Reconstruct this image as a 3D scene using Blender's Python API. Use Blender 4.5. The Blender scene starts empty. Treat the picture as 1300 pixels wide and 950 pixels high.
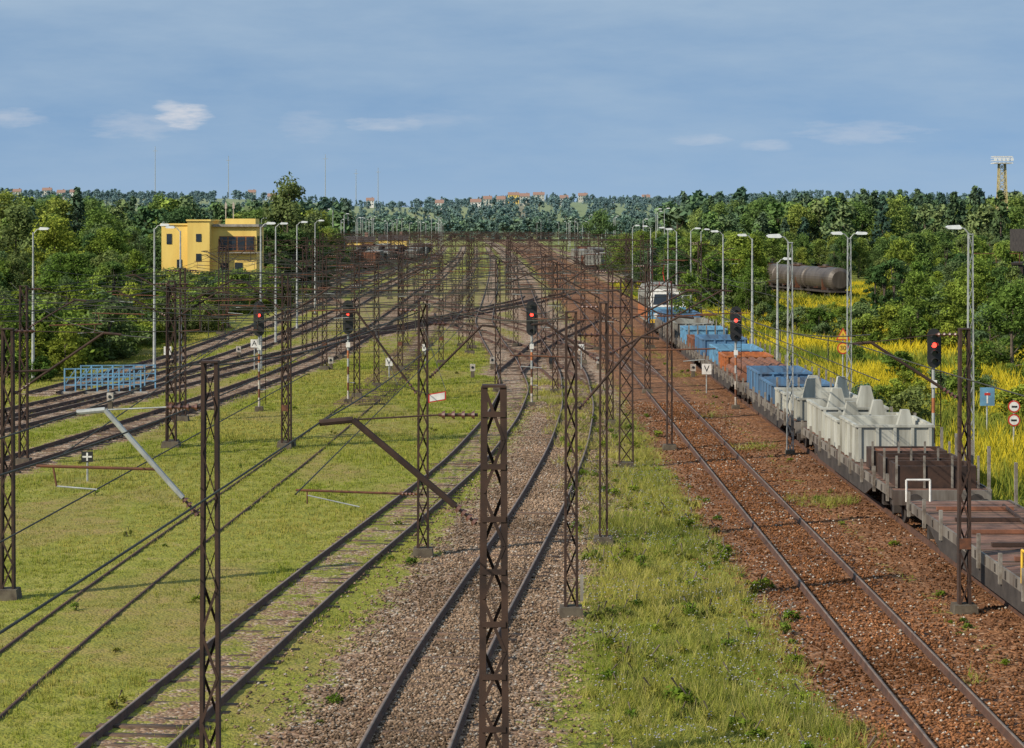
import bpy, math, random
import numpy as np
from mathutils import Vector, Matrix
random.seed(7); R=np.random.default_rng(7)
EYE=8.9; F=2800.0; HV=285.0
def gp(u,v):  # u, v: image pixel column and row, projected onto flat ground
    "image pixel coordinates -> ground position (metres)"
    y=F*EYE/(v-HV); return ((u-650)/F*y, y)
def sx(u,y): return (u-650)/F*y
def sz(v,y): return EYE-(v-HV)/F*y
sc=bpy.context.scene
# ------------------------------------------------------------------ materials
def nt(name):
    m=bpy.data.materials.new(name); m.use_nodes=True
    t=m.node_tree; t.nodes.clear()
    return m,t
def N(t,ty,**k):
    n=t.nodes.new(ty)
    for a,b in k.items():
        setattr(n,a,b)
    return n
def ramp(t,fac,stops):
    r=N(t,'ShaderNodeValToRGB'); e=r.color_ramp.elements
    while len(e)<len(stops): e.new(0.5)
    for i,(p,c) in enumerate(stops):
        e[i].position=p; e[i].color=(c[0],c[1],c[2],1) if not isinstance(c,(int,float)) else (c,c,c,1)
    t.links.new(fac,r.inputs[0]); return r.outputs[0]
def mixc(t,f,a,b,mode='MIX'):
    n=N(t,'ShaderNodeMix',data_type='RGBA',blend_type=mode)
    for s,i in ((f,0),(a,6),(b,7)):
        if isinstance(s,(int,float)): n.inputs[i].default_value=s
        elif isinstance(s,tuple): n.inputs[i].default_value=(s[0],s[1],s[2],1)
        else: t.links.new(s,n.inputs[i])
    return n.outputs[2]
def mth(t,op,a,b=0.0,c=None,clamp=False):
    n=N(t,'ShaderNodeMath',operation=op,use_clamp=clamp)
    for i,s in enumerate((a,b,c)):
        if s is None: continue
        if isinstance(s,(int,float)): n.inputs[i].default_value=s
        else: t.links.new(s,n.inputs[i])
    return n.outputs[0]
def noise(t,vec,scale,detail=4,rough=.6):
    n=N(t,'ShaderNodeTexNoise'); n.inputs['Scale'].default_value=scale
    n.inputs['Detail'].default_value=detail; n.inputs['Roughness'].default_value=rough
    t.links.new(vec,n.inputs['Vector']); return n
def out(t,sh):
    o=N(t,'ShaderNodeOutputMaterial'); t.links.new(sh,o.inputs[0])
def mat(name,c1,c2=None,scale=3.0,rough=.7,metal=0.0,bump=0.0,streak=False,emit=0):
    m,t=nt(name)
    b=N(t,'ShaderNodeBsdfPrincipled'); b.inputs['Roughness'].default_value=rough; b.inputs['Metallic'].default_value=metal
    tc=N(t,'ShaderNodeNewGeometry')
    vec=tc.outputs['Position']
    if streak:
        mp=N(t,'ShaderNodeMapping'); mp.inputs['Scale'].default_value=(1,1,.15); t.links.new(vec,mp.inputs[0]); vec=mp.outputs[0]
    if c2 is None: c2=tuple(x*.6 for x in c1)
    n=noise(t,vec,scale,4,.65)
    col=ramp(t,n.outputs[0],[(.35,c2),(.62,c1)])
    t.links.new(col,b.inputs['Base Color'])
    if bump:
        bn=N(t,'ShaderNodeBump'); bn.inputs['Strength'].default_value=bump; bn.inputs['Distance'].default_value=.02
        t.links.new(n.outputs[0],bn.inputs['Height']); t.links.new(bn.outputs[0],b.inputs['Normal'])
    if emit:
        b.inputs['Emission Color'].default_value=(*c1,1); b.inputs['Emission Strength'].default_value=emit
    out(t,b.outputs[0]); return m
M={}
M['rust']=mat('rusty_steel',(.058,.03,.02),(.025,.014,.011),2.5,.9)
M['rust2']=mat('rust_orange',(.16,.06,.027),(.07,.032,.02),4,.85)
M['railtop']=mat('worn_rail_head',(.25,.185,.14),(.15,.095,.065),3,.55,.2)
M['railside']=mat('rail_rust',(.095,.042,.024),(.045,.022,.014),3,.85)
M['sleeper']=mat('timber_sleeper',(.115,.07,.042),(.05,.03,.02),5,.9,bump=.4)
M['sleeperg']=mat('concrete_sleeper',(.15,.09,.058),(.075,.042,.028),4,.9)
M['sleeperc']=mat('rusty_sleeper',(.14,.062,.032),(.065,.031,.018),4,.9)
M['foot']=mat('stained_footing',(.12,.10,.07),(.06,.045,.033),3,.95)
M['conc']=mat('concrete',(.34,.31,.27),(.2,.18,.15),2,.9)
M['galv']=mat('galvanised_steel',(.42,.44,.43),(.27,.28,.27),4,.55,.2)
M['lamp']=mat('lamp_housing',(.75,.77,.78),(.6,.62,.62),5,.4)
M['white']=mat('white_paint',(.75,.74,.7),(.55,.53,.5),5,.6)
M['dwhite']=mat('dirty_white_paint',(.5,.47,.42),(.25,.2,.16),6,.7)
M['black']=mat('black_paint',(.015,.015,.016),(.025,.025,.025),5,.5)
M['redlit']=mat('red_signal_lens',(1,.05,.03),(1,.03,.02),5,.3,emit=4)
M['redp']=mat('red_paint',(.5,.03,.02),(.4,.03,.02),5,.5)
M['orange']=mat('orange_paint',(.46,.15,.045),(.24,.085,.035),4,.7)
M['yell']=mat('yellow_paint',(.75,.48,.04),(.6,.36,.04),5,.55)
M['wall']=mat('yellow_render',(.82,.60,.17),(.68,.47,.12),.5,.9,streak=True)
M['glass']=mat('window_glass',(.03,.04,.05),(.015,.02,.03),1,.12)
M['brown']=mat('brown_window_frame',(.30,.12,.04),(.2,.08,.03),3,.6)
M['deck']=mat('plank_deck',(.22,.115,.08),(.08,.045,.035),1.4,.9,bump=.3)
M['gray']=mat('grey_paint',(.30,.31,.28),(.14,.12,.10),1.5,.75,streak=True)
M['sill']=mat('wagon_sill',(.20,.18,.155),(.07,.05,.04),1.6,.8,streak=True)
M['stake']=mat('stake_steel',(.25,.23,.2),(.11,.085,.065),3,.8)
M['lgray']=mat('light_grey_concrete',(.46,.46,.41),(.24,.235,.20),1.6,.8,streak=True)
M['dgray']=mat('dirty_underframe',(.055,.045,.04),(.025,.02,.018),2,.9)
M['blue']=mat('blue_paint',(.08,.20,.36),(.07,.10,.15),1.5,.7,streak=True)
M['lblue']=mat('light_blue_paint',(.14,.34,.52),(.1,.2,.3),1.5,.65)
M['brownload']=mat('rusty_load',(.24,.095,.05),(.11,.05,.03),2,.85)
M['insul']=mat('brown_insulator',(.11,.04,.025),(.07,.03,.02),8,.35)
M['wire']=mat('copper_wire',(.055,.055,.042),(.025,.024,.02),2,.8,0)
M['tank']=mat('tank_dark',(.115,.095,.08),(.055,.042,.034),.9,.5,.1,streak=True)
M['roofr']=mat('tile_roof',(.30,.18,.14),(.24,.15,.12),1,.9)
M['house']=mat('house_wall',(.48,.48,.43),(.4,.4,.36),.5,.9)
M['bark']=mat('bark',(.14,.11,.085),(.06,.045,.035),3,.95)
M['tower']=mat('tower_yellow',(.5,.42,.2),(.35,.28,.12),2,.7)
def leafmat(name,trans=.3,haze=True,rand=True):
    m,t=nt(name)
    a=N(t,'ShaderNodeAttribute',attribute_name='Col')
    col=a.outputs['Color']
    if rand:
        oi=N(t,'ShaderNodeObjectInfo')
        h=ramp(t,oi.outputs['Random'],[(0,(.7,.8,.82)),(.35,(.95,.97,.85)),(.7,(1.3,1.12,.8)),(1,(.8,.88,.98))])
        col=mixc(t,1.0,col,h,'MULTIPLY')
    g=N(t,'ShaderNodeNewGeometry'); s=N(t,'ShaderNodeSeparateXYZ'); t.links.new(g.outputs['Position'],s.inputs[0])
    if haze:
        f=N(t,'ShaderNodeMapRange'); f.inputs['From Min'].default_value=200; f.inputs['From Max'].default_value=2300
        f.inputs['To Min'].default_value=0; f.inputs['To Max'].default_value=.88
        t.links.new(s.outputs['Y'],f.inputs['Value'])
        col=mixc(t,f.outputs[0],col,(.16,.245,.27))  # aerial haze painted into the leaf colour, stronger with distance along Y
    d=N(t,'ShaderNodeBsdfDiffuse'); t.links.new(col,d.inputs[0])
    if trans>0:
        tr=N(t,'ShaderNodeBsdfTranslucent'); t.links.new(col,tr.inputs[0])
        mx=N(t,'ShaderNodeMixShader'); mx.inputs[0].default_value=trans
        t.links.new(d.outputs[0],mx.inputs[1]); t.links.new(tr.outputs[0],mx.inputs[2]); out(t,mx.outputs[0])
    else: out(t,d.outputs[0])
    return m
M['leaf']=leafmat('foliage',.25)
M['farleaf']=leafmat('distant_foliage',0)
M['grass']=leafmat('grass_blades',.25,False,False)
M['stone']=leafmat('ballast_stone',0.0,False,False)
# ------------------------------------------------------------------ mesh builder
class MB:
    def __init__(s): s.v=[];s.f=[];s.m=[];s.mats=[]
    def mi(s,k):
        if k not in s.mats: s.mats.append(k)
        return s.mats.index(k)
    def hexa(s,P,k):
        o=len(s.v); s.v+= [tuple(p) for p in P]; i=s.mi(k)
        for f in ((0,3,2,1),(4,5,6,7),(0,1,5,4),(1,2,6,5),(2,3,7,6),(3,0,4,7)):
            s.f.append(tuple(o+j for j in f)); s.m.append(i)
    def box(s,x0,x1,y0,y1,z0,z1,k):
        s.hexa([(x0,y0,z0),(x1,y0,z0),(x1,y1,z0),(x0,y1,z0),(x0,y0,z1),(x1,y0,z1),(x1,y1,z1),(x0,y1,z1)],k)
    def taper(s,c,w0,w1,z0,z1,k,d0=None,d1=None):
        d0=d0 or w0; d1=d1 or w1; x,y=c
        P=[(x-w0/2,y-d0/2,z0),(x+w0/2,y-d0/2,z0),(x+w0/2,y+d0/2,z0),(x-w0/2,y+d0/2,z0),
           (x-w1/2,y-d1/2,z1),(x+w1/2,y-d1/2,z1),(x+w1/2,y+d1/2,z1),(x-w1/2,y+d1/2,z1)]
        s.hexa(P,k)
    def beam(s,a,b,w,k,h=None):
        a=Vector(a);b=Vector(b);d=(b-a)
        if d.length<1e-6: return
        d.normalize(); up=Vector((0,0,1)) if abs(d.z)<.95 else Vector((0,1,0))
        r=d.cross(up).normalized(); u=r.cross(d); h=h or w
        r=r*w/2; u=u*h/2
        s.hexa([a-r-u,a+r-u,a+r+u,a-r+u,b-r-u,b+r-u,b+r+u,b-r+u],k)
    def cyl(s,a,b,r0,k,r1=None,n=10):
        a=Vector(a);b=Vector(b);d=(b-a).normalized(); r1=r0 if r1 is None else r1
        up=Vector((0,0,1)) if abs(d.z)<.95 else Vector((0,1,0))
        x=d.cross(up).normalized(); y=x.cross(d); o=len(s.v); i=s.mi(k)
        for c,r in ((a,r0),(b,r1)):
            for j in range(n):
                t=2*math.pi*j/n; s.v.append(tuple(c+x*math.cos(t)*r+y*math.sin(t)*r))
        for j in range(n):
            s.f.append((o+j,o+(j+1)%n,o+n+(j+1)%n,o+n+j)); s.m.append(i)
        s.f.append(tuple(o+j for j in range(n))[::-1]); s.m.append(i)
        s.f.append(tuple(o+n+j for j in range(n))); s.m.append(i)
    def poly(s,P,k):
        o=len(s.v); s.v+=[tuple(p) for p in P]; s.f.append(tuple(range(o,o+len(P)))); s.m.append(s.mi(k))
    def prism(s,P,y0,y1,k):
        "profile P in (x,z), extruded along y"
        n=len(P); o=len(s.v); i=s.mi(k)
        s.v+=[(p[0],y0,p[1]) for p in P]+[(p[0],y1,p[1]) for p in P]
        for j in range(n): s.f.append((o+j,o+(j+1)%n,o+n+(j+1)%n,o+n+j)); s.m.append(i)
        s.f.append(tuple(o+j for j in range(n))[::-1]); s.m.append(i); s.f.append(tuple(o+n+j for j in range(n))); s.m.append(i)
    def obj(s,name,parent=None):
        me=bpy.data.meshes.new(name); me.from_pydata(s.v,[],s.f)
        for k in s.mats: me.materials.append(M[k])
        me.polygons.foreach_set('material_index',s.m); me.update()
        o=bpy.data.objects.new(name,me); sc.collection.objects.link(o)
        if parent: o.parent=parent
        return o
def empty(name):
    e=bpy.data.objects.new(name,None); sc.collection.objects.link(e); return e
def npmesh(name,V,Fc,mats,cols=None,midx=None):
    me=bpy.data.meshes.new(name); k=Fc.shape[1]
    me.vertices.add(len(V)); me.vertices.foreach_set('co',V.astype(np.float32).ravel())
    me.loops.add(Fc.size); me.loops.foreach_set('vertex_index',Fc.astype(np.int32).ravel())
    me.polygons.add(len(Fc)); me.polygons.foreach_set('loop_start',(np.arange(len(Fc))*k).astype(np.int32))
    for m in mats: me.materials.append(M[m] if isinstance(m,str) else m)
    if midx is not None: me.polygons.foreach_set('material_index',midx.astype(np.int32))
    me.update(calc_edges=True)
    if cols is not None:
        a=me.color_attributes.new('Col','FLOAT_COLOR','POINT')
        c=np.ones((len(V),4),np.float32); c[:,:cols.shape[1]]=cols; a.data.foreach_set('color',c.ravel())
    return me
def link(name,me,parent=None):
    o=bpy.data.objects.new(name,me); sc.collection.objects.link(o)
    if parent: o.parent=parent
    return o
# ------------------------------------------------------------------ tracks
def bend(y): return -1.6e-5*np.maximum(0,np.asarray(y,float)-180)**2
def path(pts,step=1.0,sm=9):
    pts=sorted(pts,key=lambda p:p[1]); Y=np.arange(pts[0][1],pts[-1][1],step)
    X=np.interp(Y,[p[1] for p in pts],[p[0] for p in pts])
    k=max(1,int(sm/step)); ker=np.hanning(2*k+3); ker/=ker.sum(); pad=len(ker)//2
    Xp=np.concatenate([X[0]-(X[1]-X[0])*np.arange(pad,0,-1),X,X[-1]+(X[-1]-X[-2])*np.arange(1,pad+1)])
    return np.stack([np.convolve(Xp,ker,'valid')[:len(Y)],Y],1)
T={}
T['A']=path([(-8.8,14),(-7.4,28),(-5.9,43.3),(-4.84,54.2),(-3.5,65.6),(-1.75,81.7),(-.5,99.7),(.2,118),(-.4,142),(-1.6,170)]+[(-2.6+float(bend(y)),y) for y in range(200,900,30)])
T['B']=path([(-2.6,14),(-2.3,28),(-1.42,43.3),(-.1,57.9),(1.0,70.2),(2.25,87.4),(3.2,106),(3.6,128),(3.35,151),(2.6,185),(1.9,249)]+[(2+float(bend(y)),y) for y in range(290,1500,40)])
T['C']=path([(7.8,14)]+[(7.8+float(bend(y)),y) for y in range(40,1500,30)])
T['D']=path([(12.25,14)]+[(12.25+float(bend(y)),y) for y in range(40,1300,30)])
T['O']=path([(-10.3,14),(-9.9,46),(-9.4,60),(-8.3,85),(-7.2,120),(-6.9,200)]+[(-6.9+float(bend(y)),y) for y in range(240,900,40)])
T['L1']=path([(-25.5,72),(-22.2,95.8),(-19.8,110.8),(-16.8,134.7),(-13.6,166),(-6.7,207),(2.2,262),(2.2,275)],sm=14)
T['L2']=path([(-28,72),(-23.8,101),(-20.9,121),(-18.9,147),(-17.6,190),(-17.4,240)]+[(-17.6+1.2*float(bend(y)),y) for y in range(280,900,40)])
T['L3']=path([(-20.5,66),(-17.6,88),(-14.8,115),(-12.4,145),(-11.6,190)]+[(-11.6+float(bend(y)),y) for y in range(240,900,40)])
T['L4']=path([(-24.5,115),(-22.3,146),(-21.8,190)]+[(-22+1.3*float(bend(y)),y) for y in range(240,900,40)])
T['X1']=path([(7.8,128),(7.2,142),(2.7,176),(-6.5,238),(-11.8,275),(-12.2,300)],sm=10)
T['X2']=path([(-16.5,140),(-13.5,165),(-7,200),(2.2,248),(7.6,285),(7.7,300)],sm=10)
T['X3']=path([(-.2,130),(2.0,160),(7.6,205),(7.7,215)],sm=10)
T['X4']=path([(3.5,118),(1.5,150),(-6.5,205),(-7,220)],sm=10)
for i,x in enumerate((-27,-32,-37,16.5,21)):
    y0=300 if x<0 else 240
    T['Y%d'%i]=path([(x+8 if x<0 else x-4,y0-60)]+[(x+float(bend(y)),y) for y in range(y0,1100,40)])
def track(key,P):
    s=P[1:]-P[:-1]; tn=np.vstack([s,s[-1:]]); tn/=np.linalg.norm(tn,axis=1)[:,None]; nr=np.stack([tn[:,1],-tn[:,0]],1)
    V=[];Fa=[];MI=[]; off=0
    z0,z1=.06,.19
    if key=='O': z0,z1=-.05,.05
    if key=='A': z0,z1=.02,.15
    for sd in (-.7535,.7535):
        prof=[(-.065,z0),(-.03,z0+.03),(-.03,z1),(.03,z1),(.03,z0+.03),(.065,z0)]
        k=len(prof); n=len(P); A=np.zeros((n,k,3))
        for j,(dx,z) in enumerate(prof):
            A[:,j,:2]=P+nr*(sd+dx); A[:,j,2]=z
        V.append(A.reshape(-1,3))
        i=np.arange(n-1)[:,None]*k+off
        for j in range(k-1):
            Fa.append(np.hstack([i+j,i+j+1,i+k+j+1,i+k+j])); MI.append(np.full(n-1,0 if (j==2 and key in('A','B','C','X1','L1','L2')) else 1))
        off+=n*k
    L=np.concatenate([[0],np.cumsum(np.linalg.norm(s,axis=1))]); lim=P[:,1]<330
    Lm=L[lim][-1] if lim.any() else 0
    d=np.arange(0 if key!='O' else 95,Lm,.66)
    if len(d):
        cx=np.interp(d,L,P[:,0]);cy=np.interp(d,L,P[:,1]);tx=np.interp(d,L,tn[:,0]);ty=np.interp(d,L,tn[:,1])
        nx,ny=ty,-tx; m=len(d); hl=(1.05 if key=='A' else 1.25)+R.normal(0,.07,m); hw=.12
        zt={'B':.052,'A':.018}.get(key,.035)+R.normal(0,.014,m); A=np.zeros((m,8,3))
        jt=R.normal(0,.03,m)
        for j,(a,b,c) in enumerate([(-1,-1,0),(1,-1,0),(1,1,0),(-1,1,0),(-1,-1,1),(1,-1,1),(1,1,1),(-1,1,1)]):
            A[:,j,0]=cx+nx*a*hl+tx*(b*hw+a*jt); A[:,j,1]=cy+ny*a*hl+ty*(b*hw+a*jt); A[:,j,2]=np.where(c,zt,-.15)
        V.append(A.reshape(-1,3)); i=np.arange(m)[:,None]*8+off
        for f in ((4,5,6,7),(0,1,5,4),(1,2,6,5),(2,3,7,6),(3,0,4,7)):
            Fa.append(np.hstack([i+q for q in f])); MI.append(np.full(m,2))
    me=npmesh('railway_track',np.vstack(V),np.vstack(Fa),['railtop','railside',{'B':'sleeperg','C':'sleeperc','D':'sleeperc'}.get(key,'sleeper')],midx=np.concatenate(MI))
    link('railway_track',me)
for k,P in T.items(): track(k,P)
def dist(x,y,keys):
    d=np.full(x.shape,1e3)
    for k in keys:
        P=T[k]; xx=np.interp(y,P[:,1],P[:,0]); sl=np.gradient(P[:,0],P[:,1]); ss=np.interp(y,P[:,1],sl)
        dd=np.abs(x-xx)/np.sqrt(1+ss**2); dd=dd+np.maximum(0,P[0,1]-y)+np.maximum(0,y-P[-1,1])*.5
        d=np.minimum(d,dd)
    return d
def ss(a,b,x): 
    t=np.clip((x-a)/(b-a),0,1); return t*t*(3-2*t)
def nz(x,y,s,ph=0):
    return (np.sin(x*s+1.3*np.sin(y*s*.7+ph))+np.sin(y*s*.83+1.7*np.sin(x*s*.6+ph*2)+ph)+np.sin((x+y)*s*.47+ph))/3
def dryf(x,y):
    return .62*ss(.05,.6,nz(x*1.3,y*.5,.55,4)+.5*nz(x,y*.6,1.6,2))*(x<-.5)*(1-ss(150,220,y))
def masks(x,y):
    grey=np.clip(1-(dist(x,y,['B'])-1.3)/2.1,0,1)
    grey=np.maximum(grey,np.clip(1-(dist(x,y,['L1','L2','L3','L4'])-.8)/1.4,0,1)*.78)
    far=[k for k in T if k[0]=='Y' or k[0]=='X']
    grey=np.maximum(grey,np.clip(1-(dist(x,y,far)-1.1)/2.0,0,1)*.8)
    grey=np.maximum(grey,np.clip(1-(dist(x,y,['A'])-.5)/.75,0,1)*(.5+.36*ss(90,140,y)))
    grey=np.maximum(grey,np.clip(1-(dist(x,y,['O'])-.2)/1.2,0,1)*(.15+.6*ss(110,170,y)))
    mid=ss(120,175,y)*(1-ss(330,500,y))*np.clip(1-(np.abs(x+3)-13)/4,0,1)
    grey=np.maximum(grey,mid*.48)
    rust=np.clip(1-(dist(x,y,['C'])-1.3)/1.7,0,1)
    rust=np.maximum(rust,np.clip(1-(dist(x,y,['D'])-1.5)/2.0,0,1))
    rust=np.maximum(rust,.62*((x>7)&(x<13.5)))
    lush=np.clip(1-(np.abs(x-4.0+.01*(y-40))-1.2)/1.8,0,1)*(1-ss(110,150,y))
    lush=np.maximum(lush,ss(15,17,x))
    return grey,rust,lush
def terr(x,y):
    x=np.asarray(x,float);y=np.asarray(y,float)
    c=x/np.maximum(y,1)
    amp=32+9*ss(.03,.16,c)+11*ss(-.02,-.1,c)+5*np.sin(x/150.+.6)+3*np.sin(x/67.+1.3)
    h=ss(1300,3000,y)*amp
    h=h*(1-ss(3600,6000,y)*1.0)
    h=h+ss(40,200,np.abs(x+10)-20-0.04*y)*2.0*ss(300,700,y)
    return h
# ------------------------------------------------------------------ ground
ys=[-60.,-20,0,10,18]; y=18.
while y<9000: y+=max(.22,y*.0055); ys.append(y)
xs=list(np.arange(-34,30.01,.3)); a=30.; st=.3
while a<3500: st*=1.13; a+=st; xs.append(a); xs.insert(0,-a-4)
xs=np.array(xs); ys=np.array(ys); GX,GY=np.meshgrid(xs,ys)
gx=GX.ravel();gy=GY.ravel(); g,r_,l_=masks(gx,gy)
gz=terr(gx,gy)+ .04*np.maximum(g,r_)*(gy<400)+R.normal(0,.012,gx.shape)*(gy<200)
nx_,ny_=len(xs),len(ys)
ii=(np.arange(ny_-1)[:,None]*nx_+np.arange(nx_-1)[None,:]).ravel()[:,None]
FF=np.hstack([ii,ii+1,ii+nx_+1,ii+nx_])
m,t=nt('ground_soil_grass'); 
at=N(t,'ShaderNodeAttribute',attribute_name='Col'); sp=N(t,'ShaderNodeSeparateColor'); t.links.new(at.outputs[0],sp.inputs[0])
geo=N(t,'ShaderNodeNewGeometry'); pos=geo.outputs['Position']
n1=noise(t,pos,.9,5,.65).outputs[0]; n2=noise(t,pos,.16,4,.6).outputs[0]; n3=noise(t,pos,7,3,.7).outputs[0]
nb=mth(t,'MULTIPLY',mth(t,'SUBTRACT',mth(t,'ADD',mth(t,'MULTIPLY',n1,.6),mth(t,'MULTIPLY',n3,.4)),.5),2.8)
gcol=ramp(t,n1,[(.3,(.17,.185,.03)),(.5,(.26,.265,.04)),(.7,(.34,.30,.08))])
gcol=mixc(t,mth(t,'MULTIPLY',sp.outputs[2],.5),gcol,(.14,.19,.03))
dr=mth(t,'ADD',at.outputs['Alpha'],mth(t,'MULTIPLY',mth(t,'SUBTRACT',n1,.5),1.6))
gcol=mixc(t,ramp(t,dr,[(.25,0.),(.95,.75)]),gcol,(.30,.20,.085))
gcol=mixc(t,mth(t,'MULTIPLY',n3,.3),gcol,(.09,.075,.03))
vo=N(t,'ShaderNodeTexVoronoi'); vo.inputs['Scale'].default_value=13; t.links.new(pos,vo.inputs['Vector'])
sv=N(t,'ShaderNodeSeparateColor'); t.links.new(vo.outputs['Color'],sv.inputs[0])
stone=ramp(t,sv.outputs[0],[(0,(.08,.05,.035)),(.45,(.27,.185,.125)),(.8,(.42,.32,.23)),(1,(.6,.53,.45))])
stone=mixc(t,ramp(t,n1,[(.4,0.),(.65,.65)]),stone,(.22,.115,.062))
rs=ramp(t,sv.outputs[1],[(0,(.06,.027,.014)),(.5,(.21,.09,.04)),(.85,(.34,.165,.082)),(1,(.44,.28,.18))])
rs=mixc(t,ramp(t,n2,[(.38,0.),(.6,.5)]),rs,(.13,.062,.03))
rs=mixc(t,ramp(t,n1,[(.5,0.),(.7,.55)]),rs,(.38,.18,.08))
fg=mth(t,'ADD',sp.outputs[0],nb); fg=ramp(t,fg,[(.42,0.),(.56,1.)])
fr=mth(t,'ADD',sp.outputs[1],nb); fr=ramp(t,fr,[(.36,0.),(.50,1.)])
col=mixc(t,fg,gcol,stone); col=mixc(t,fr,col,rs)
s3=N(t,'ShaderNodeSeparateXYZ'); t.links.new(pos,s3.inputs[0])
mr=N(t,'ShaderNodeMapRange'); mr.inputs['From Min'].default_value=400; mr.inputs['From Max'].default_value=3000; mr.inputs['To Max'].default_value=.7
t.links.new(s3.outputs['Y'],mr.inputs['Value']); col=mixc(t,mr.outputs[0],col,(.21,.28,.22))  # far ground: haze blended into the base colour by distance
b=N(t,'ShaderNodeBsdfPrincipled'); b.inputs['Roughness'].default_value=.95; b.inputs['Specular IOR Level'].default_value=.2
t.links.new(col,b.inputs['Base Color'])
bm=N(t,'ShaderNodeBump'); bm.inputs['Strength'].default_value=.8; bm.inputs['Distance'].default_value=.06
hh=mth(t,'ADD',mth(t,'MULTIPLY',vo.outputs['Distance'],-.7),mth(t,'MULTIPLY',n3,.6)); t.links.new(hh,bm.inputs['Height']); t.links.new(bm.outputs[0],b.inputs['Normal'])
out(t,b.outputs[0])
me=npmesh('ground',np.stack([gx,gy,gz],1),FF,[m],cols=np.stack([g,r_,l_,dryf(gx,gy)],1))
me.polygons.foreach_set('use_smooth',np.ones(len(FF),bool)); link('ground',me)
# ------------------------------------------------------------------ scatter
def scatter(name,BV,BF,pos,scl,rot,col,matn,topcol=None,parent=None,tb=.5):
    n=len(pos);k=len(BV); c,s_=np.cos(rot),np.sin(rot)
    V=np.zeros((n,k,3)); bx,by,bz=BV[:,0],BV[:,1],BV[:,2]
    V[:,:,0]=(c[:,None]*bx-s_[:,None]*by)*scl[:,0:1]+pos[:,0:1]
    V[:,:,1]=(s_[:,None]*bx+c[:,None]*by)*scl[:,0:1]+pos[:,1:2]
    V[:,:,2]=bz*scl[:,1:2]+pos[:,2:3]
    FA=(np.arange(n)[:,None,None]*k+BF[None]).reshape(-1,BF.shape[1])
    C=np.repeat(col[:,None,:],k,1)
    if topcol is not None:
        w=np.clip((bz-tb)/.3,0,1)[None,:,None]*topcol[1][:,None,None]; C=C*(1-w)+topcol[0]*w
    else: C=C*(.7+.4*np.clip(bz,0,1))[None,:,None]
    me=npmesh(name,V.reshape(-1,3),FA,[matn],cols=C.reshape(-1,3)); return link(name,me,parent)
def tuft(nb,w,spread,lean):
    V=[];Fc=[]
    for i in range(nb):
        a=random.random()*6.28; r=random.random()*spread; x,y_=r*math.cos(a),r*math.sin(a)
        a2=random.random()*6.28; l=lean*random.random(); h=.5+.5*random.random(); a3=random.random()*3.14
        dx,dy=math.cos(a3)*w/2,math.sin(a3)*w/2; o=len(V)
        V+=[(x-dx,y_-dy,-.03),(x+dx,y_+dy,-.03),(x+l*math.cos(a2),y_+l*math.sin(a2),h)]; Fc.append((o,o+1,o+2))
    return np.array(V),np.array(Fc)
def pts(n,x0,x1,y0,y1):
    u=R.random(n); y_=y0*(y1/y0)**u; x_=x0+(x1-x0)*R.random(n); return x_,y_
def gcolors(n,x,y,base,dry,amt):
    w=np.clip(.5+.5*nz(x,y,.45,2)+R.normal(0,.25,n)+amt,0,1)[:,None]
    return (np.array(base)*(1-w)+np.array(dry)*w)*(.75+.5*R.random((n,1)))
x,y=pts(150000,-34,16,36,190); g,r2,l2=masks(x,y); dry=dryf(x,y)
keep=((np.maximum(g,r2*.95)+nz(x,y,1.9)*.16+R.normal(0,.14,len(x)))<.40)&(R.random(len(x))<.88-.62*dry)
x,y,g,l2,dry=x[keep],y[keep],g[keep],l2[keep],dry[keep]; n=len(x)
BV,BF=tuft(6,.022,.14,.12)
hs=(.05+.07*R.random(n)+.10*np.clip(nz(x,y,.8,3),0,1))*(1-.4*dry)
sc1=np.clip(y/60,.9,2.4); gc=gcolors(n,x,y,(.235,.30,.035),(.47,.40,.11),-.08)*(1-.5*dry[:,None])+np.array((.36,.27,.11))*.5*dry[:,None]
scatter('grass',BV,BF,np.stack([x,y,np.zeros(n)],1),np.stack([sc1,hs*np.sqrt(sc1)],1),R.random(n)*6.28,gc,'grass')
x,y=pts(46000,-1,16,36,150); g,r2,l2=masks(x,y)
keep=((l2*(x<6.5)+nz(x,y,1.3)*.28+R.normal(0,.15,len(x))-.6*r2-.5*g)>.42)
k2=((nz(x,y,.9,5)>.66)&(x>8.8)&(x<11)&(R.random(len(x))<.5))
k3=(np.abs(nz(x,y,.6,1))<.08)&(x<1)&(g<.5)&(R.random(len(x))<.2)
k4=(np.hypot(x-2.35,(y-50.2)*.6)<.55)
keep=keep|k2|k3|k4; x,y=x[keep],y[keep]; n=len(x)
BV,BF=tuft(9,.02,.16,.35); sc1=np.clip(y/65,.9,1.8)
hs=.15+.36*R.random(n)**1.8+.2*nz(x,y,1.2,1)
tc=(np.array([.5,.42,.19]),(R.random(n)<.4)*.9)
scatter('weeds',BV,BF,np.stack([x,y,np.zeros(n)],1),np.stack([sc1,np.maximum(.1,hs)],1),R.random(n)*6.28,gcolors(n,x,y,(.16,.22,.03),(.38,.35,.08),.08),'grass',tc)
x,y=pts(3400,1.5,6.2,36,80); n=len(x)
keep=(nz(x,y,1.6,4)>-.1); x,y=x[keep],y[keep]; n=len(x)
OV=np.array([(1,0,0),(0,1,0),(-1,0,0),(0,-1,0),(0,0,.5),(0,0,-.4)],float)*.5
OF=np.array([(0,1,4),(1,2,4),(2,3,4),(3,0,4),(1,0,5),(2,1,5),(3,2,5),(0,3,5)])
scatter('wildflowers',OV,OF,np.stack([x,y,.22+.3*R.random(n)],1),np.stack([.03+.03*R.random(n)]*2,1),R.random(n)*6.28,np.full((n,3),.6)*(.7+.4*R.random((n,1))),'grass')
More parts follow.
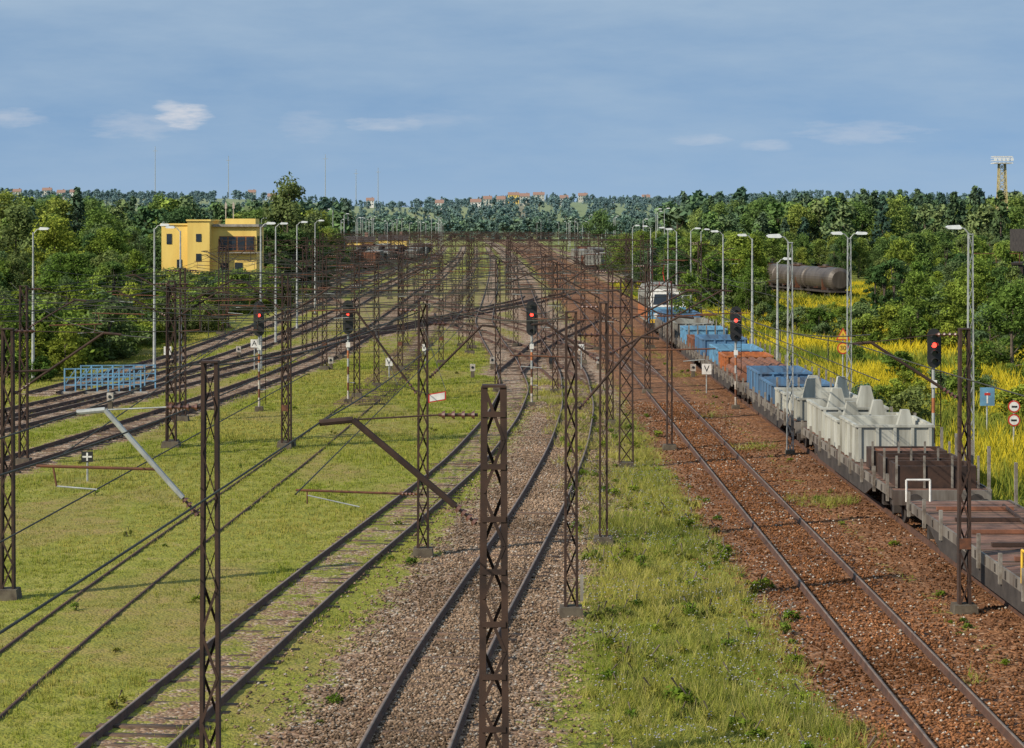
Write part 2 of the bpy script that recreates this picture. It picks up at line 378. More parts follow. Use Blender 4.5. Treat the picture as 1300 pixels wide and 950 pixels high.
x,y=pts(60000,14.8,62,48,330); keep=(x<15.3+.23*y)&(nz(x,y,.35,2)+R.normal(0,.3,len(x))>-.7); x,y=x[keep],y[keep]; n=len(x)
BV,BF=tuft(9,.075,.3,.35); sc1=np.clip(y/75,.8,2.6)
tw=np.clip(.5+nz(x,y,.30,1)*1.5+R.normal(0,.3,n),0,1)
tc=(np.array([.80,.60,.03]),tw)
scatter('goldenrod',BV,BF,np.stack([x,y,terr(x,y)],1),np.stack([sc1,(.35+.7*R.random(n))*(1+.4*nz(x,y,.7,3))],1),R.random(n)*6.28,gcolors(n,x,y,(.12,.19,.03),(.30,.30,.055),-.05),'grass',tc,tb=.3)
def stones(n,key,hw,base,y1):
    u=R.random(n); y_=36*(y1/36)**u; P=T[key]; cx=np.interp(y_,P[:,1],P[:,0]); off=R.normal(0,hw*.55,n); off=np.clip(off,-hw*1.5,hw*1.5)
    s=.022+.03*R.random(n); c=np.array(base)*(.4+1.1*R.random((n,1))**1.3); hl=R.random(n)<.06; c[hl]=np.array((.6,.54,.46))*(.6+.5*R.random((hl.sum(),1)))
    c=c*(.85+.35*nz(cx+off,y_,.9,2)[:,None])
    onrail=(np.abs(np.abs(off)-.7535)<.1)
    z=np.where(onrail,.0,.045+.02*R.random(n))
    scatter('ballast',OV*2,OF,np.stack([cx+off,y_,z],1),np.stack([s,s*1.4],1),R.random(n)*6.28,c,'stone')
stones(42000,'B',2.3,(.36,.25,.17),110); stones(24000,'C',2.0,(.28,.125,.058),110); stones(13000,'D',2.2,(.24,.12,.065),90)
# ------------------------------------------------------------------ trees
def leafcloud(C,Rc,nleaf,ls,basecol,squash=.8,shade=None):
    k=len(C); ci=R.integers(0,k,nleaf); d=R.normal(size=(nleaf,3)); d/=np.linalg.norm(d,axis=1)[:,None]
    rr=(R.random(nleaf)**.45)[:,None]*Rc[ci][:,None]; p=C[ci]+d*rr*np.array([1,1,squash])
    nrm=d*.7+R.normal(size=(nleaf,3))*.6+np.array([0,0,.35]); nrm/=np.linalg.norm(nrm,axis=1)[:,None]
    a=np.cross(nrm,R.normal(size=(nleaf,3))); a/=np.linalg.norm(a,axis=1)[:,None]; b=np.cross(nrm,a)
    s=(ls*(.6+.8*R.random(nleaf)))[:,None]
    V=np.stack([p-a*s,p-b*s*.55,p+a*s,p+b*s*.55],1)
    cb=(.65+.7*R.random(k))[ci][:,None]*(.8+.4*R.random((nleaf,1)))
    col=np.array(basecol)*cb
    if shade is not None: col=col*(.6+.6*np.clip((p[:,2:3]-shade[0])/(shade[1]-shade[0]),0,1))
    return V.reshape(-1,3),np.repeat(col,4,0)
def limbs(segs,n=6):
    V=[];Fc=[]
    for a,b,r0,r1 in segs:
        a=np.array(a,float);b=np.array(b,float);d=b-a;d/=np.linalg.norm(d); x=np.cross(d,[.3,.9,.1]);x/=np.linalg.norm(x);y=np.cross(d,x);o=len(V)
        for c,r in((a,r0),(b,r1)):
            for j in range(n): t_=6.283*j/n; V.append(c+x*math.cos(t_)*r+y*math.sin(t_)*r)
        for j in range(n): Fc.append((o+j,o+(j+1)%n,o+n+(j+1)%n,o+n+j))
    return np.array(V),np.array(Fc)
def treeproto(name,H,W,base,nclump,nleaf,ls,col,kind='broad',lm='leaf'):
    C=[];Rc=[];segs=[]
    if kind=='conifer':
        for i in range(nclump):
            f=(i+.5)/nclump; z=base+(H-base)*f; rad=W/2*(1-f)**.8*(.7+.5*random.random())+.15; a=random.random()*6.28
            C.append((math.cos(a)*rad*.6,math.sin(a)*rad*.6,z)); Rc.append(rad*.6+.25)
        segs=[((0,0,-.3),(0,0,H*.95),.16+H*.008,.03)]
    else:
        top=random.uniform(.35,.55)
        for i in range(nclump):
            f=random.random()**.8; z=base+(H-base)*f; prof=math.sin(math.pi*min(.97,(.12+.86*f**top)))**.6
            a=random.random()*6.28; rad=W/2*prof*math.sqrt(random.random())*(.75+.35*random.random())
            C.append((math.cos(a)*rad,math.sin(a)*rad,z-.3)); Rc.append(W*random.uniform(.09,.17))
        z1=base+(H-base)*.45; segs=[((0,0,-.3),(random.uniform(-.2,.2),0,z1),H*.016+.04,H*.010),((0,0,z1),(0.1,.1,H*.88),H*.010,.02)]
        for c in C[:9]:
            if c[2]>base+.5: segs.append(((0,0,max(.3,c[2]*.55)),c,H*.007,.015))
    C=np.array(C);Rc=np.array(Rc)
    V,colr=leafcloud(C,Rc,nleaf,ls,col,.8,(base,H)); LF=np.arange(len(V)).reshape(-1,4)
    TV,TF=limbs(segs); 
    Vt=np.vstack([V,TV]); Ft=np.vstack([LF,TF+len(V)]); mi=np.concatenate([np.zeros(len(LF)),np.ones(len(TF))])
    cc=np.vstack([colr,np.full((len(TV),3),.08)])
    return npmesh(name,Vt,Ft,[lm,'bark'],cols=cc,midx=mi)
def k_(c,f=2.0): return (c[0]*f*1.12,c[1]*f*.97,c[2]*f*1.05)
G1=k_((.06,.105,.02));G2=k_((.085,.13,.024));G3=k_((.035,.07,.022));G4=k_((.055,.09,.035))
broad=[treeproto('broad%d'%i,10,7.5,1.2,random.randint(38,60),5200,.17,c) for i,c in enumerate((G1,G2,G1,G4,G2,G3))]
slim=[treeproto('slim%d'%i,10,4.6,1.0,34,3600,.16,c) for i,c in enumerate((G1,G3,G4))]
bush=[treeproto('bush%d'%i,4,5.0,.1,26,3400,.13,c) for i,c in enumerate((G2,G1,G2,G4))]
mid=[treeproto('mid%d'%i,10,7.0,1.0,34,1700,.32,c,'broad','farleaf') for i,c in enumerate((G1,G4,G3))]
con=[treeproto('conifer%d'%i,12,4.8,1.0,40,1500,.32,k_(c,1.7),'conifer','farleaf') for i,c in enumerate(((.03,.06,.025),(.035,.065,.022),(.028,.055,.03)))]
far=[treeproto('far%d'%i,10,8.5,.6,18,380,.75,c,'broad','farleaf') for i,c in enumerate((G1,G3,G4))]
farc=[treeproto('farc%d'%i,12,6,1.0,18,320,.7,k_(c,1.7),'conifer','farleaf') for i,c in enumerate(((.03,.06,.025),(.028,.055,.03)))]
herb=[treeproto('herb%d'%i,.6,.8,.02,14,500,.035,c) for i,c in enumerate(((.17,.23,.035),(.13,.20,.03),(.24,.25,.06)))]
def plant(me,h0,x,y,h,parent,name,w=1.0):
    o=bpy.data.objects.new(name,me); sc.collection.objects.link(o); o.parent=parent
    s=h/h0; o.location=(x,y,float(terr(x,y))-.05*min(1,h)); o.scale=(s*w,s*w,s); o.rotation_euler=(0,0,random.random()*6.28); return o
und=random.uniform
th=empty('thicket')
for i in range(430):
    y=und(128,430)**1.0; e=-25.5-.01*(y-130)-(4 if y>300 else 0)-2*math.sin(y*.13)
    x=e-abs(random.gauss(0,1))*14; u=650+x/y*F
    if abs(x+35)<8.5 and 248<y<272: continue
    if 190<u<345 and y<258: h=und(2.2,3.9)
    elif y<170: h=und(2.4,4.8)
    elif y<240: h=und(3.5,6.6)
    else: h=und(5,9)
    if h<4.6: plant(random.choice(bush),4,x,y,h,th,'shrub',und(.9,1.3))
    else: plant(random.choice(broad+slim),10,x,y,h,th,'sapling',und(.9,1.4))
for i in range(60):
    y=und(122,240); x=-26.5-und(0,3)-.01*(y-122); plant(random.choice(bush),4,x,y,und(1.4,2.6),th,'shrub',1.3)
for i in range(30):
    y=und(225,250); plant(random.choice(bush),4,und(-42,-24.5),y,und(3.0,4.2),th,'shrub',1.3)
th2=empty('thicket')
for i in range(460):
    y=und(150,430); e=19+max(0,(190-y))*.22+2*math.sin(y*.1)
    x=e+abs(random.gauss(0,1))*.12*y; u=650+x/y*F
    if y<165: h=und(2,4.4)
    elif y<230: h=und(3.2,6.6)
    else: h=und(4.5,8)
    if 960<u<1110:
        if y<255: h=min(h,sz(383,y)*und(.75,1.1))
        elif y<345: continue
    if h<.8: continue
    if h<4.2: plant(random.choice(bush),4,x,y,h,th2,'shrub',und(.9,1.3))
    else: plant(random.choice(broad+slim),10,x,y,h,th2,'sapling',und(.9,1.35))
for i in range(46):
    y=und(95,165); x=und(17.5,44)*y/150+4; plant(random.choice(bush),4,x,y,und(1.0,2.2),th2,'shrub',und(.9,1.4))
for (u,v,y,w,p) in ((365,228,282,.95,broad[3]),(1165,345,160,1.2,broad[1]),(1285,360,128,1.25,broad[0]),(950,330,205,.8,broad[2]),(905,325,225,.9,broad[5]),(228,262,300,1.1,broad[5]),(130,268,262,1.1,broad[0]),(1135,335,215,.8,broad[4]),(1215,330,190,1.0,broad[3]),(20,258,240,1.1,broad[3]),(70,275,235,1.2,broad[1]),(760,268,560,1.2,broad[0]),(875,345,165,.9,broad[1])):
    plant(p,10,sx(u,y),y,sz(v,y),None,'deciduous_tree',w)
he=empty('herbage')
for i in range(170):
    y=36*(110/36)**random.random(); x=und(1.8,6.2); plant(random.choice(herb),.6,x,y,und(.2,.6),he,'herb',und(.9,1.5))
for i in range(60):
    y=36*(150/36)**random.random(); x=random.choice((und(9.6,10.6),und(-16,-7),und(-3.6,-2.6))); plant(random.choice(herb),.6,x,y,und(.15,.4),he,'herb',und(.9,1.6))
fo=empty('forest')
def belt(n,y0,y1,c0,c1,h0,h1,protos,h0p,pc=.0,cp=None,cond=None):
    for i in range(n):
        y=y0*(y1/y0)**random.random(); x=und(c0,c1)*y
        if cond and not cond(x,y): continue
        h=und(h0,h1)*(.85+.3*(.5+.5*math.sin(x*.03+y*.011)))
        if cp and random.random()<pc: plant(random.choice(cp),12,x,y,h*1.08,fo,'tree',und(.85,1.15))
        else: plant(random.choice(protos),h0p,x,y,h,fo,'tree',und(.9,1.4))
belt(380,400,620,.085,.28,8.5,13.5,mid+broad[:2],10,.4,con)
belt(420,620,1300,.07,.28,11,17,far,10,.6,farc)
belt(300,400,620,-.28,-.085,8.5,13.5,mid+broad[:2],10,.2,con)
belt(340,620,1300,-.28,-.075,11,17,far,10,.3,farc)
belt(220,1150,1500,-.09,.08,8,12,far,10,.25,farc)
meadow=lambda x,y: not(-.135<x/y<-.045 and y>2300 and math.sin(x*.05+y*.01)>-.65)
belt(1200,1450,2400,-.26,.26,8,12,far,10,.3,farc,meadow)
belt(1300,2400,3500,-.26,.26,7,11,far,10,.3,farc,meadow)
# ------------------------------------------------------------------ lattice masts
def lat(mb,x,y,z0,z1,w=.34,wt=None,d=.22,k='rust',px=.62,leg=.055):
    wt=wt or w*.8
    H=z1-z0; n=max(4,int(H/px))
    W=lambda f:(w+(wt-w)*f)/2
    for a in(-1,1):
        mb.hexa([(x+a*W(0)-leg/2,y-d/2,z0),(x+a*W(0)+leg/2,y-d/2,z0),(x+a*W(0)+leg/2,y+d/2,z0),(x+a*W(0)-leg/2,y+d/2,z0),
                 (x+a*W(1)-leg/2,y-d/2,z1),(x+a*W(1)+leg/2,y-d/2,z1),(x+a*W(1)+leg/2,y+d/2,z1),(x+a*W(1)-leg/2,y+d/2,z1)],k)
    for i in range(n):
        f0,f1=i/n,(i+1)/n; a=1 if i%2 else -1
        for q in(-1,1):
            b=a*q
            mb.beam((x-b*W(f0),y+q*d/2,z0+H*f0),(x+b*W(f1),y+q*d/2,z0+H*f1),.012,k,.04)
    mb.box(x-W(1)-.03,x+W(1)+.03,y-d/2-.02,y+d/2+.02,z1,z1+.03,k)
def mast(x,y,h=6.85,w=.34,name='catenary_mast',foot=True,wt=None,ext=None,paint=True,leg=.055):
    mb=MB(); lat(mb,x,y,.2,h,w,wt,leg=leg)
    if foot: mb.taper((x,y),.62,.5,-.2,.24,'foot')
    if paint and random.random()<.3: mb.box(x-.13,x+.13,y-.135,y-.122,1.5,1.75,'rust2')
    if ext: ext(mb)
    return mb.obj(name)
def insul(mb,a,b,n=5,r=.075,k='insul'):
    a=Vector(a);b=Vector(b)
    mb.cyl(a,b,.022,k,n=8)
    for i in range(n):
        c=a.lerp(b,(i+.5)/n); d=(b-a).normalized(); mb.cyl(c-d*.02,c+d*.02,r,k,r*.6,n=10)
def tubeline(mb,P,r,k):
    for a,b in zip(P[:-1],P[1:]): mb.cyl(a,b,r,k,n=8)
def cantilever(mb,x,y,side,zlow,ztop,reach,k='rust',r=.035,reg=None,zt=None):
    "single-track bracket: tie from mast top, diagonal strut, steady arm"
    tip=(x+side*reach,y,ztop); kn=(x+side*(reach-.42),y,ztop+.04)
    a=(x+side*.17,y,zlow)
    st=Vector(a).lerp(Vector(kn),.17)
    insul(mb,a,st,4,.06); tubeline(mb,[st,kn,tip],r,k)
    zt=zt or ztop+.08
    ti=Vector((x+side*.15,y,zt)); tj=Vector((x+side*.65,y,zt)); insul(mb,ti,tj,4,.06); mb.cyl(tj,kn,.012,k,n=6)
    if reg:
        rz=reg; ra=Vector(a).lerp(Vector(kn),.45); mb.cyl((ra.x,y,rz),(x+side*(reach+.6),y,rz+.05),.022,'rust2',n=8)
        mb.cyl((x+side*(reach+.35),y,rz+.04),(x+side*(reach+.3),y,rz-.25),.015,'rust2',n=6)
        mb.cyl((x+side*(reach+.3),y,rz-.25),(x+side*(reach-.3),y,rz-.3),.013,'galv',n=6)
    return tip
x,y=gp(267,1047)
def e1(mb): cantilever(mb,x,y,-1,sz(655,y),sz(524,y),1.98,'galv',.042,reg=sz(596,y))
mast(x,y,6.85,.25,ext=e1,wt=.19,paint=False); A1=(x-1.98,y,sz(524,y))
x,y=gp(627,1181)
def e2(mb):
    cantilever(mb,x-.05,y,-1,sz(665,y),sz(537,y),2.15,'rust',.042,zt=sz(527,y))
    for i in range(9): mb.box(x-.15,x+.15,y-.125,y-.113,1.2+i*.66,1.27+i*.66,'rust')
mast(x,y,6.85,.32,ext=e2,wt=.24,paint=False,leg=.085); A2=(x-2.2,y,sz(537,y))
x,y=gp(537,707)
def e3(mb):
    z=sz(628,y); mb.cyl((x,y,z),(x-3.4,y,z+.12),.032,'rust2',n=8); insul(mb,(x-.2,y,z+.0),(x-.6,y,z+.02),4,.06)
    mb.cyl((x-3.1,y,z+.1),(x-3.1,y,z-.25),.02,'rust2',n=6); mb.cyl((x-3.1,y,z-.02),(x-1.7,y,z-.33),.018,'galv',n=6)
    cantilever(mb,x,y,-1,sz(500,y),sz(398,y),2.2,'rust',.03)
    cantilever(mb,x,y,1,sz(480,y),sz(415,y),2.0,'rust',.03)
mast(x,y,6.85,.27,ext=e3)
x,y=gp(725,783)
def e4(mb):
    cantilever(mb,x,y,1,sz(520,y),sz(430,y),2.0,'rust',.03); mb.box(x+.2,x+.27,y-.3,y-.27,.4,1.0,'conc')
mast(x,y,6.9,.27,ext=e4)
x,y=gp(10,760)
def e5(mb):
    cantilever(mb,x,y,1,sz(500,y),sz(425,y),2.7,'rust',.03)
    mb.cyl((x-3,y,sz(480,y)),(x+1,y,sz(470,y)),.03,'rust',n=6)
mast(x,y,6.4,.28,ext=e5)
others=[(766,692,6.7,.2,1),(795,595,6.9,.5,-1),(362,570,6.9,.27,-1),(218,566,6.6,.32,-1),(632,498,7,.28,1),(453,505,6.8,.3,1),(850,572,6.6,.2,-1),
 (478,492,6.8,.28,-1),(508,470,6.9,.3,1),(560,462,6.9,.3,-1),(705,500,6.9,.28,1),(740,462,6.9,.3,-1),(232,535,6.9,.27,1),(655,440,7,.32,1),(540,448,6.9,.32,-1),(412,470,6.8,.3,1),(822,500,6.8,.28,-1),(775,540,6.9,.24,-1),
 (30,590,6.6,.3,1),(430,455,6.9,.32,1),(690,455,6.9,.32,1),(585,440,6.9,.32,1),(515,440,6.9,.32,1),(758,445,6.9,.32,-1)]
pos_=[gp(u,v)+(h,w,sd) for (u,v,h,w,sd) in others]
for i in range(36):
    y=und(140,380); x=random.choice((-24.5,-19.8,-14.4,-9.3,-4.6,-.2,4.9,10,14.6))+float(bend(y))+und(-.3,.3); pos_.append((x,y,und(6.6,7.6),und(.26,.34),random.choice((-1,1))))
masttips=[]
for (x,y,h,w,sd) in pos_:
    def ex(mb,x=x,y=y,h=h,sd=sd):
        for s_ in ((sd,) if random.random()<.3 else (1,-1)):
            zz=h-und(.3,.6); masttips.append(cantilever(mb,x,y,s_,zz-1.0,zz,und(1.9,2.9),'rust',.032,reg=zz-.9,zt=h-.1))
    mast(x,y,h,w,ext=ex,leg=.045 if y>120 else .055)
x,y=gp(1224,780)
def e6(mb):
    cantilever(mb,x,y,-1,sz(505,y),sz(437,y),2.55,'rust',.035,zt=sz(425,y))
mast(x,y,6.5,.24,ext=e6); A6=(x-2.5,y,sz(437,y))
def portal(y,x0,x1,h,mids=(),d=.42):
    mb=MB(); b=float(bend(y)); x0+=b;x1+=b
    for x in [x0,x1]: lat(mb,x,y,.1,h+.5,.38,.32,.28,px=.8,leg=.05); mb.taper((x,y),.8,.65,-.2,.25,'foot')
    for zz in(h,h+d):
        for yy in(-.18,.18): mb.beam((x0,y+yy,zz),(x1,y+yy,zz),.042,'rust')
    n=max(4,int((x1-x0)/.9))
    for i in range(n):
        xa=x0+(x1-x0)*i/n; xb=x0+(x1-x0)*(i+1)/n; za,zb=(h,h+d) if i%2 else (h+d,h)
        for yy in(-.18,.18): mb.beam((xa,y+yy,za),(xb,y+yy,zb),.022,'rust')
    n=max(2,int((x1-x0)/4.6))
    for i in range(n):
        xx=x0+(x1-x0)*(i+.5)/n; mb.beam((xx,y,h),(xx,y,h-1.3),.05,'rust')
        insul(mb,(xx,y,h-.3),(xx+.5,y,h-.7),3,.07); mb.beam((xx,y,h-1.25),(xx-1.2,y,h-1.35),.035,'rust2')
        mb.beam((xx,y,h-.05),(xx+1.3,y,h-1.2),.035,'rust')
    mb.obj('catenary_portal')
for a in [(88,-13.6,-9.0,5.95),(151,-13.5,-2.9,7.4),(158,-2.9,9.9,7.3),(178,-23.5,-9,7.2),(190,-5,10,7.6),(208,-9,5,6.9),(226,-19.5,-4.5,7.5),(240,-4.5,14.2,7.2),(262,-14.4,4.6,7.5),(285,-24,-9.5,7.1),(292,-4.6,10,7.4),
          (325,-14,10,7.0),(372,-28,-5,7.2),(390,-4.6,14.5,6.9),(460,-24,5,7.0)]:
    portal(*a)
# wires
def wires(name,L,r=.013,k='wire'):
    cu=bpy.data.curves.new(name,'CURVE'); cu.dimensions='3D'; cu.bevel_depth=r; cu.bevel_resolution=0
    for P in L:
        s=cu.splines.new('POLY'); s.points.add(len(P)-1)
        for i,p in enumerate(P): s.points[i].co=(*p,1)
    cu.materials.append(M[k]); o=bpy.data.objects.new(name,cu); sc.collection.objects.link(o); return o
def sag(a,b,s,n=14):
    a=Vector(a);b=Vector(b); return [tuple(a.lerp(b,i/n)-Vector((0,0,s*4*(i/n)*(1-i/n)))) for i in range(n+1)]
W=[]
for key,y0,ofs in (('A',90,0),('B',62,.1),('C',48,0),('D',100,0),('L1',80,0),('L2',80,0),('L3',70,0),('L4',116,0),('O',60,0),('X1',130,0),('X2',142,0),('X3',130,0),('X4',120,0),('Y0',242,0),('Y3',182,0)):
    P=T[key]; yy=np.arange(y0,min(P[-1,1],480),45.)
    for a,b in zip(yy[:-1],yy[1:]):
        xa=float(np.interp(a,P[:,1],P[:,0]));xb=float(np.interp(b,P[:,1],P[:,0]))
        W.append([(xa+.2,a,5.5),(xb-.2,b,5.5)]); c=sag((xa,a,6.5),(xb,b,6.5),.75); W.append(c)
        for q in (2,5,8,11): W.append([c[q],(c[q][0],c[q][1],5.5)])
W.append(sag(A2,(-1.6,96,6.1),.5)); W.append(sag(A2,(A2[0]-2.3,-8,6.3),.1)); W.append(sag((A2[0]-.3,A2[1],A2[2]-.9),(-1.4,96,5.3),.05))
W.append(sag(A1,(A1[0]-1.2,-8,6.8),.1)); W.append(sag(A1,(-10,90,6.2),.6)); W.append([(A1[0]-.2,A1[1],5.5),(-9.9,90,5.3)])
W.append(sag(A6,(8.2,110,6.4),.6)); W.append(sag(A6,(A6[0]+1,-5,6.8),.2)); W.append([(A6[0],A6[1],A6[2]-.9),(8,110,5.5)])
xa,ya=gp(537,707); W.append(sag((xa-2.1,ya,6.05),(-2,118,6.4),.6)); W.append(sag((xa-2.1,ya,6.05),(-6.6,10,6.6),.5)); W.append([(xa-3.1,ya,3.9+1),( -6.8,10,5.0)])
W.append(sag((xa,ya,6.8),(A1[0]+1.98,A1[1],6.8),.3)); W.append(sag((-13.6,88,6.4),(-22,60,6.2),.5)); W.append(sag((-13.6,88,6.0),(-34,92,6.3),.5)); W.append(sag((-9,88,5.9),(9.5,96,6.1),.5));W.append(sag((-9,88,5.0),(9.5,96,5.2),.3))
W.append(sag((xa,ya,6.8),(1.35,50,6.8),.25)); W.append(sag((-8.6,50,5.6),(xa,ya,6.6),.3)); W.append(sag((-24,75,6.2),(-9,88,6.3),.5)); W.append(sag((-8.6,52.5,6.2),(-25,110,6.0),.6))
for i in range(60):
    a=random.choice(masttips);b=random.choice(masttips)
    if abs(a[1]-b[1])<90 and a is not b: W.append(sag(a,b,.4))
wires('overhead_wires',W)
for i in range(32):
    y=und(85,260); x0=und(-24,-4); x1=x0+und(9,20); z=und(5.4,6.8)
    Wl=[sag((x0,y,z),(x1,y+und(-4,4),z),.4),[(x0,y,z-.9),(x1,y,z-.85)]]
    for f in (.2,.4,.6,.8): xx=x0+(x1-x0)*f; Wl.append([(xx,y,z-.25),(xx,y,z-.88)])
    wires('cross_span',Wl,.016)
# ------------------------------------------------------------------ lamps
def lamp(u,vt,vb,heads=((-1),),name='street_lamp',lat_=False,xy=None,h=None,k='galv'):
    if xy: x,y=xy; z=h
    else:
        x,y=gp(u,vb); z=sz(vt,y)
    mb=MB(); far_=y>400
    if lat_: lat(mb,x,y,0,z-.2,.24,.15,.16,k='galv',px=.6,leg=.04)
    else:
        mb.cyl((x,y,0),(x,y,z*.45),.10 if not far_ else .12,k,.08,n=8); mb.cyl((x,y,z*.45),(x,y,z-.15),.07,k,.045 if not far_ else .08,n=8)
    for s_ in heads:
        mb.cyl((x,y,z-.25),(x+s_*.22,y,z+.02),.025,k,n=6); mb.cyl((x+s_*.22,y,z+.02),(x+s_*.4,y,z+.05),.025,k,n=6)
        X=x+s_*.62; f=s_
        P=[(X-.3*f,z),(X-.22*f,z-.05),(X+.22*f,z-.04),(X+.3*f,z+.03),(X+.2*f,z+.09),(X-.2*f,z+.11)]
        if f<0: P=P[::-1]
        mb.prism([(p[0],p[1]+.04) for p in P],y-.13,y+.13,'lamp')
    mb.taper((x,y),.4,.34,-.1,.2,'foot'); return mb.obj(name)
for L in [(42,292,485,(1,),False),(196,287,475,(1,),False),(229,290,470,(-1,),False),(331,285,472,(1,),False),(350,285,438,(1,),False),(377,283,420,(1,),False),(400,281,400,(1,),False),
          (1232,291,592,(-1,),True),(1078,298,512,(-1,1),True),(1003,302,578,(-1,),True),(955,300,470,(-1,),False),(918,295,440,(-1,),False),(877,291,410,(1,),False),(848,290,398,(-1,),False),(826,288,388,(-1,),False),(803,287,375,(1,),False),(859,292,425,(-1,),False),(987,330,470,(1,),False),(890,292,392,(1,),False)]:
    lamp(L[0],L[1],L[2],L[3],lat_=L[4])
for i in range(76):
    y=und(340,1050); x=(random.choice((-48,-40,-30,-55,24,30,-20,-44))+und(-1,1))+float(bend(y)); lamp(0,0,0,(random.choice((-1,1)),),xy=(x,y),h=und(9.0,11.5))
# ------------------------------------------------------------------ signals
def signal(u,vt,vb,hw=.26,hh=1.7,lamps=4,lit=1):
    x,y=gp(u,vb); z=sz(vt,y); mb=MB()
    zb=z-hh
    mb.taper((x,y),.42,.36,-.1,.22,'foot')
    n=8; ks=['dwhite','rust2','dwhite','rust2','galv','orange','galv','galv']
    for i in range(n):
        a=.22+(zb-.22)*i/n; b_=.22+(zb-.22)*(i+1)/n
        mb.cyl((x,y,a),(x,y,b_),.055,ks[i],n=10)
    P=[]
    for i in range(8): t_=math.pi*i/7; P.append((x+hw*math.cos(t_),z-hw+hw*math.sin(t_)))
    for i in range(8): t_=math.pi+math.pi*i/7; P.append((x+hw*math.cos(t_),zb+hw+hw*math.sin(t_)))
    mb.prism([(px,pz) for px,pz in P],y-.12,y-.08,'black'); mb.box(x-.14,x+.14,y-.08,y+.14,zb+.12,z-.12,'black')
    for i in range(lamps):
        zz=z-.28-(hh-.5)*i/(lamps-1); mb.cyl((x,y-.15,zz),(x,y-.12,zz),.085,'redlit' if i==lit else 'glass',n=12)
        for j in range(6):
            t0=math.pi*j/6;t1=math.pi*(j+1)/6
            mb.hexa([(x+.11*math.cos(t0),y-.36,zz+.11*math.sin(t0)),(x+.11*math.cos(t1),y-.36,zz+.11*math.sin(t1)),(x+.11*math.cos(t1),y-.12,zz+.11*math.sin(t1)),(x+.11*math.cos(t0),y-.12,zz+.11*math.sin(t0)),
              (x+.12*math.cos(t0),y-.36,zz+.12*math.sin(t0)),(x+.12*math.cos(t1),y-.36,zz+.12*math.sin(t1)),(x+.12*math.cos(t1),y-.12,zz+.12*math.sin(t1)),(x+.12*math.cos(t0),y-.12,zz+.12*math.sin(t0))],'black')
    mb.box(x-.03,x+.0,y+.2,y+.22,.3,zb+1,'rust'); mb.box(x+.27,x+.3,y+.2,y+.22,.3,zb+1,'rust')
    for i in range(int((zb)/.35)): mb.box(x-.03,x+.3,y+.2,y+.22,.5+i*.35,.52+i*.35,'rust')
    mb.box(x-.03,x+.3,y+.06,y+.2,1.0,1.03,'galv'); mb.box(x-.1,x+.1,y-.1,y-.08,zb-.65,zb-.4,'white')
    mb.obj('railway_signal')
signal(329,382,522); signal(442,381,512); signal(675,382,516); signal(934,389,520,.28); signal(1185,417,628,.22,1.3,4)
# ------------------------------------------------------------------ signs
def text(s,x,y,z,size,k,parent):
    cu=bpy.data.curves.new('label','FONT'); cu.body=s; cu.size=size; cu.align_x='CENTER'; cu.align_y='CENTER'; cu.extrude=.002
    cu.materials.append(M[k]); o=bpy.data.objects.new('label',cu); sc.collection.objects.link(o); o.location=(x,y,z); o.rotation_euler=(math.pi/2,0,0); o.parent=parent
def post(mb,x,y,z,k='galv',r=.035): mb.cyl((x,y,-.1),(x,y,z),r,k,n=8)
x,y=gp(1070,505); mb=MB(); z=sz(418,y); post(mb,x,y,z-.1)
for s_,k,o_ in((.62,'redp',0),(.46,'yell',-.006)):
    mb.prism([(x-s_*.6,z-.45-s_*.35+.1),(x+s_*.6,z-.45-s_*.35+.1),(x,z-.45+s_*.7+.1)],y-.06+o_,y-.05,k)
for r,k,o_ in((.3,'redp',0),(.24,'yell',-.006)): mb.cyl((x,y-.06+o_,z-.98),(x,y-.045,z-.98),r,k,n=24)
o=mb.obj('speed_limit_sign'); text('30',x,y-.07,z-.98,.34,'black',o)
text('!',x,y-.07,z-.36,.34,'black',o)
x,y=gp(1253,560); mb=MB(); z=sz(492,y); post(mb,x,y,z)
mb.box(x-.3,x+.3,y-.06,y-.045,z-.75,z,'lblue'); mb.box(x-.03,x+.03,y-.066,y-.0605,z-.65,z-.2,'white'); mb.box(x-.12,x+.12,y-.072,y-.067,z-.32,z-.22,'redp'); mb.obj('dead_end_sign')
x,y=gp(1287,575); mb=MB(); z=sz(508,y); post(mb,x,y,z)
for zz in(z-.25,z-.78):
    for r,k,o_ in((.24,'redp',0),(.185,'white',-.006)): mb.cyl((x,y-.06+o_,zz),(x,y-.045,zz),r,k,n=24)
mb.box(x-.1,x+.12,y-.075,y-.067,z-.29,z-.22,'black'); mb.box(x-.12,x+.1,y-.075,y-.067,z-.82,z-.75,'black'); mb.obj('prohibition_sign')
x,y=gp(111,612); mb=MB(); z=sz(574,y); post(mb,x,y,z-.02); mb.box(x-.2,x+.2,y-.05,y-.04,z-.34,z+.02,'black'); mb.box(x-.16,x+.16,y-.056,y-.051,z-.19,z-.13,'white'); mb.box(x-.03,x+.03,y-.062,y-.057,z-.3,z-.02,'white'); mb.obj('shunting_sign')
def plate(u,vt,vb,tx,k='white',kt='black',w=.5,name='track_sign'):
    x,y=gp(u,vb); z=sz(vt,y); mb=MB(); post(mb,x,y,z); mb.box(x-w/2,x+w/2,y-.06,y-.045,z-w*1.1,z,k); o=mb.obj(name)
    if tx: text(tx,x,y-.065,z-w*.55,w*.95,kt,o)
plate(897,462,500,'V'); plate(323,431,470,'A',w=.45); plate(213,440,500,'V',w=.4); plate(494,455,480,'V',w=.4); plate(540,437,460,'W',w=.4); plate(738,437,470,'W',w=.35)
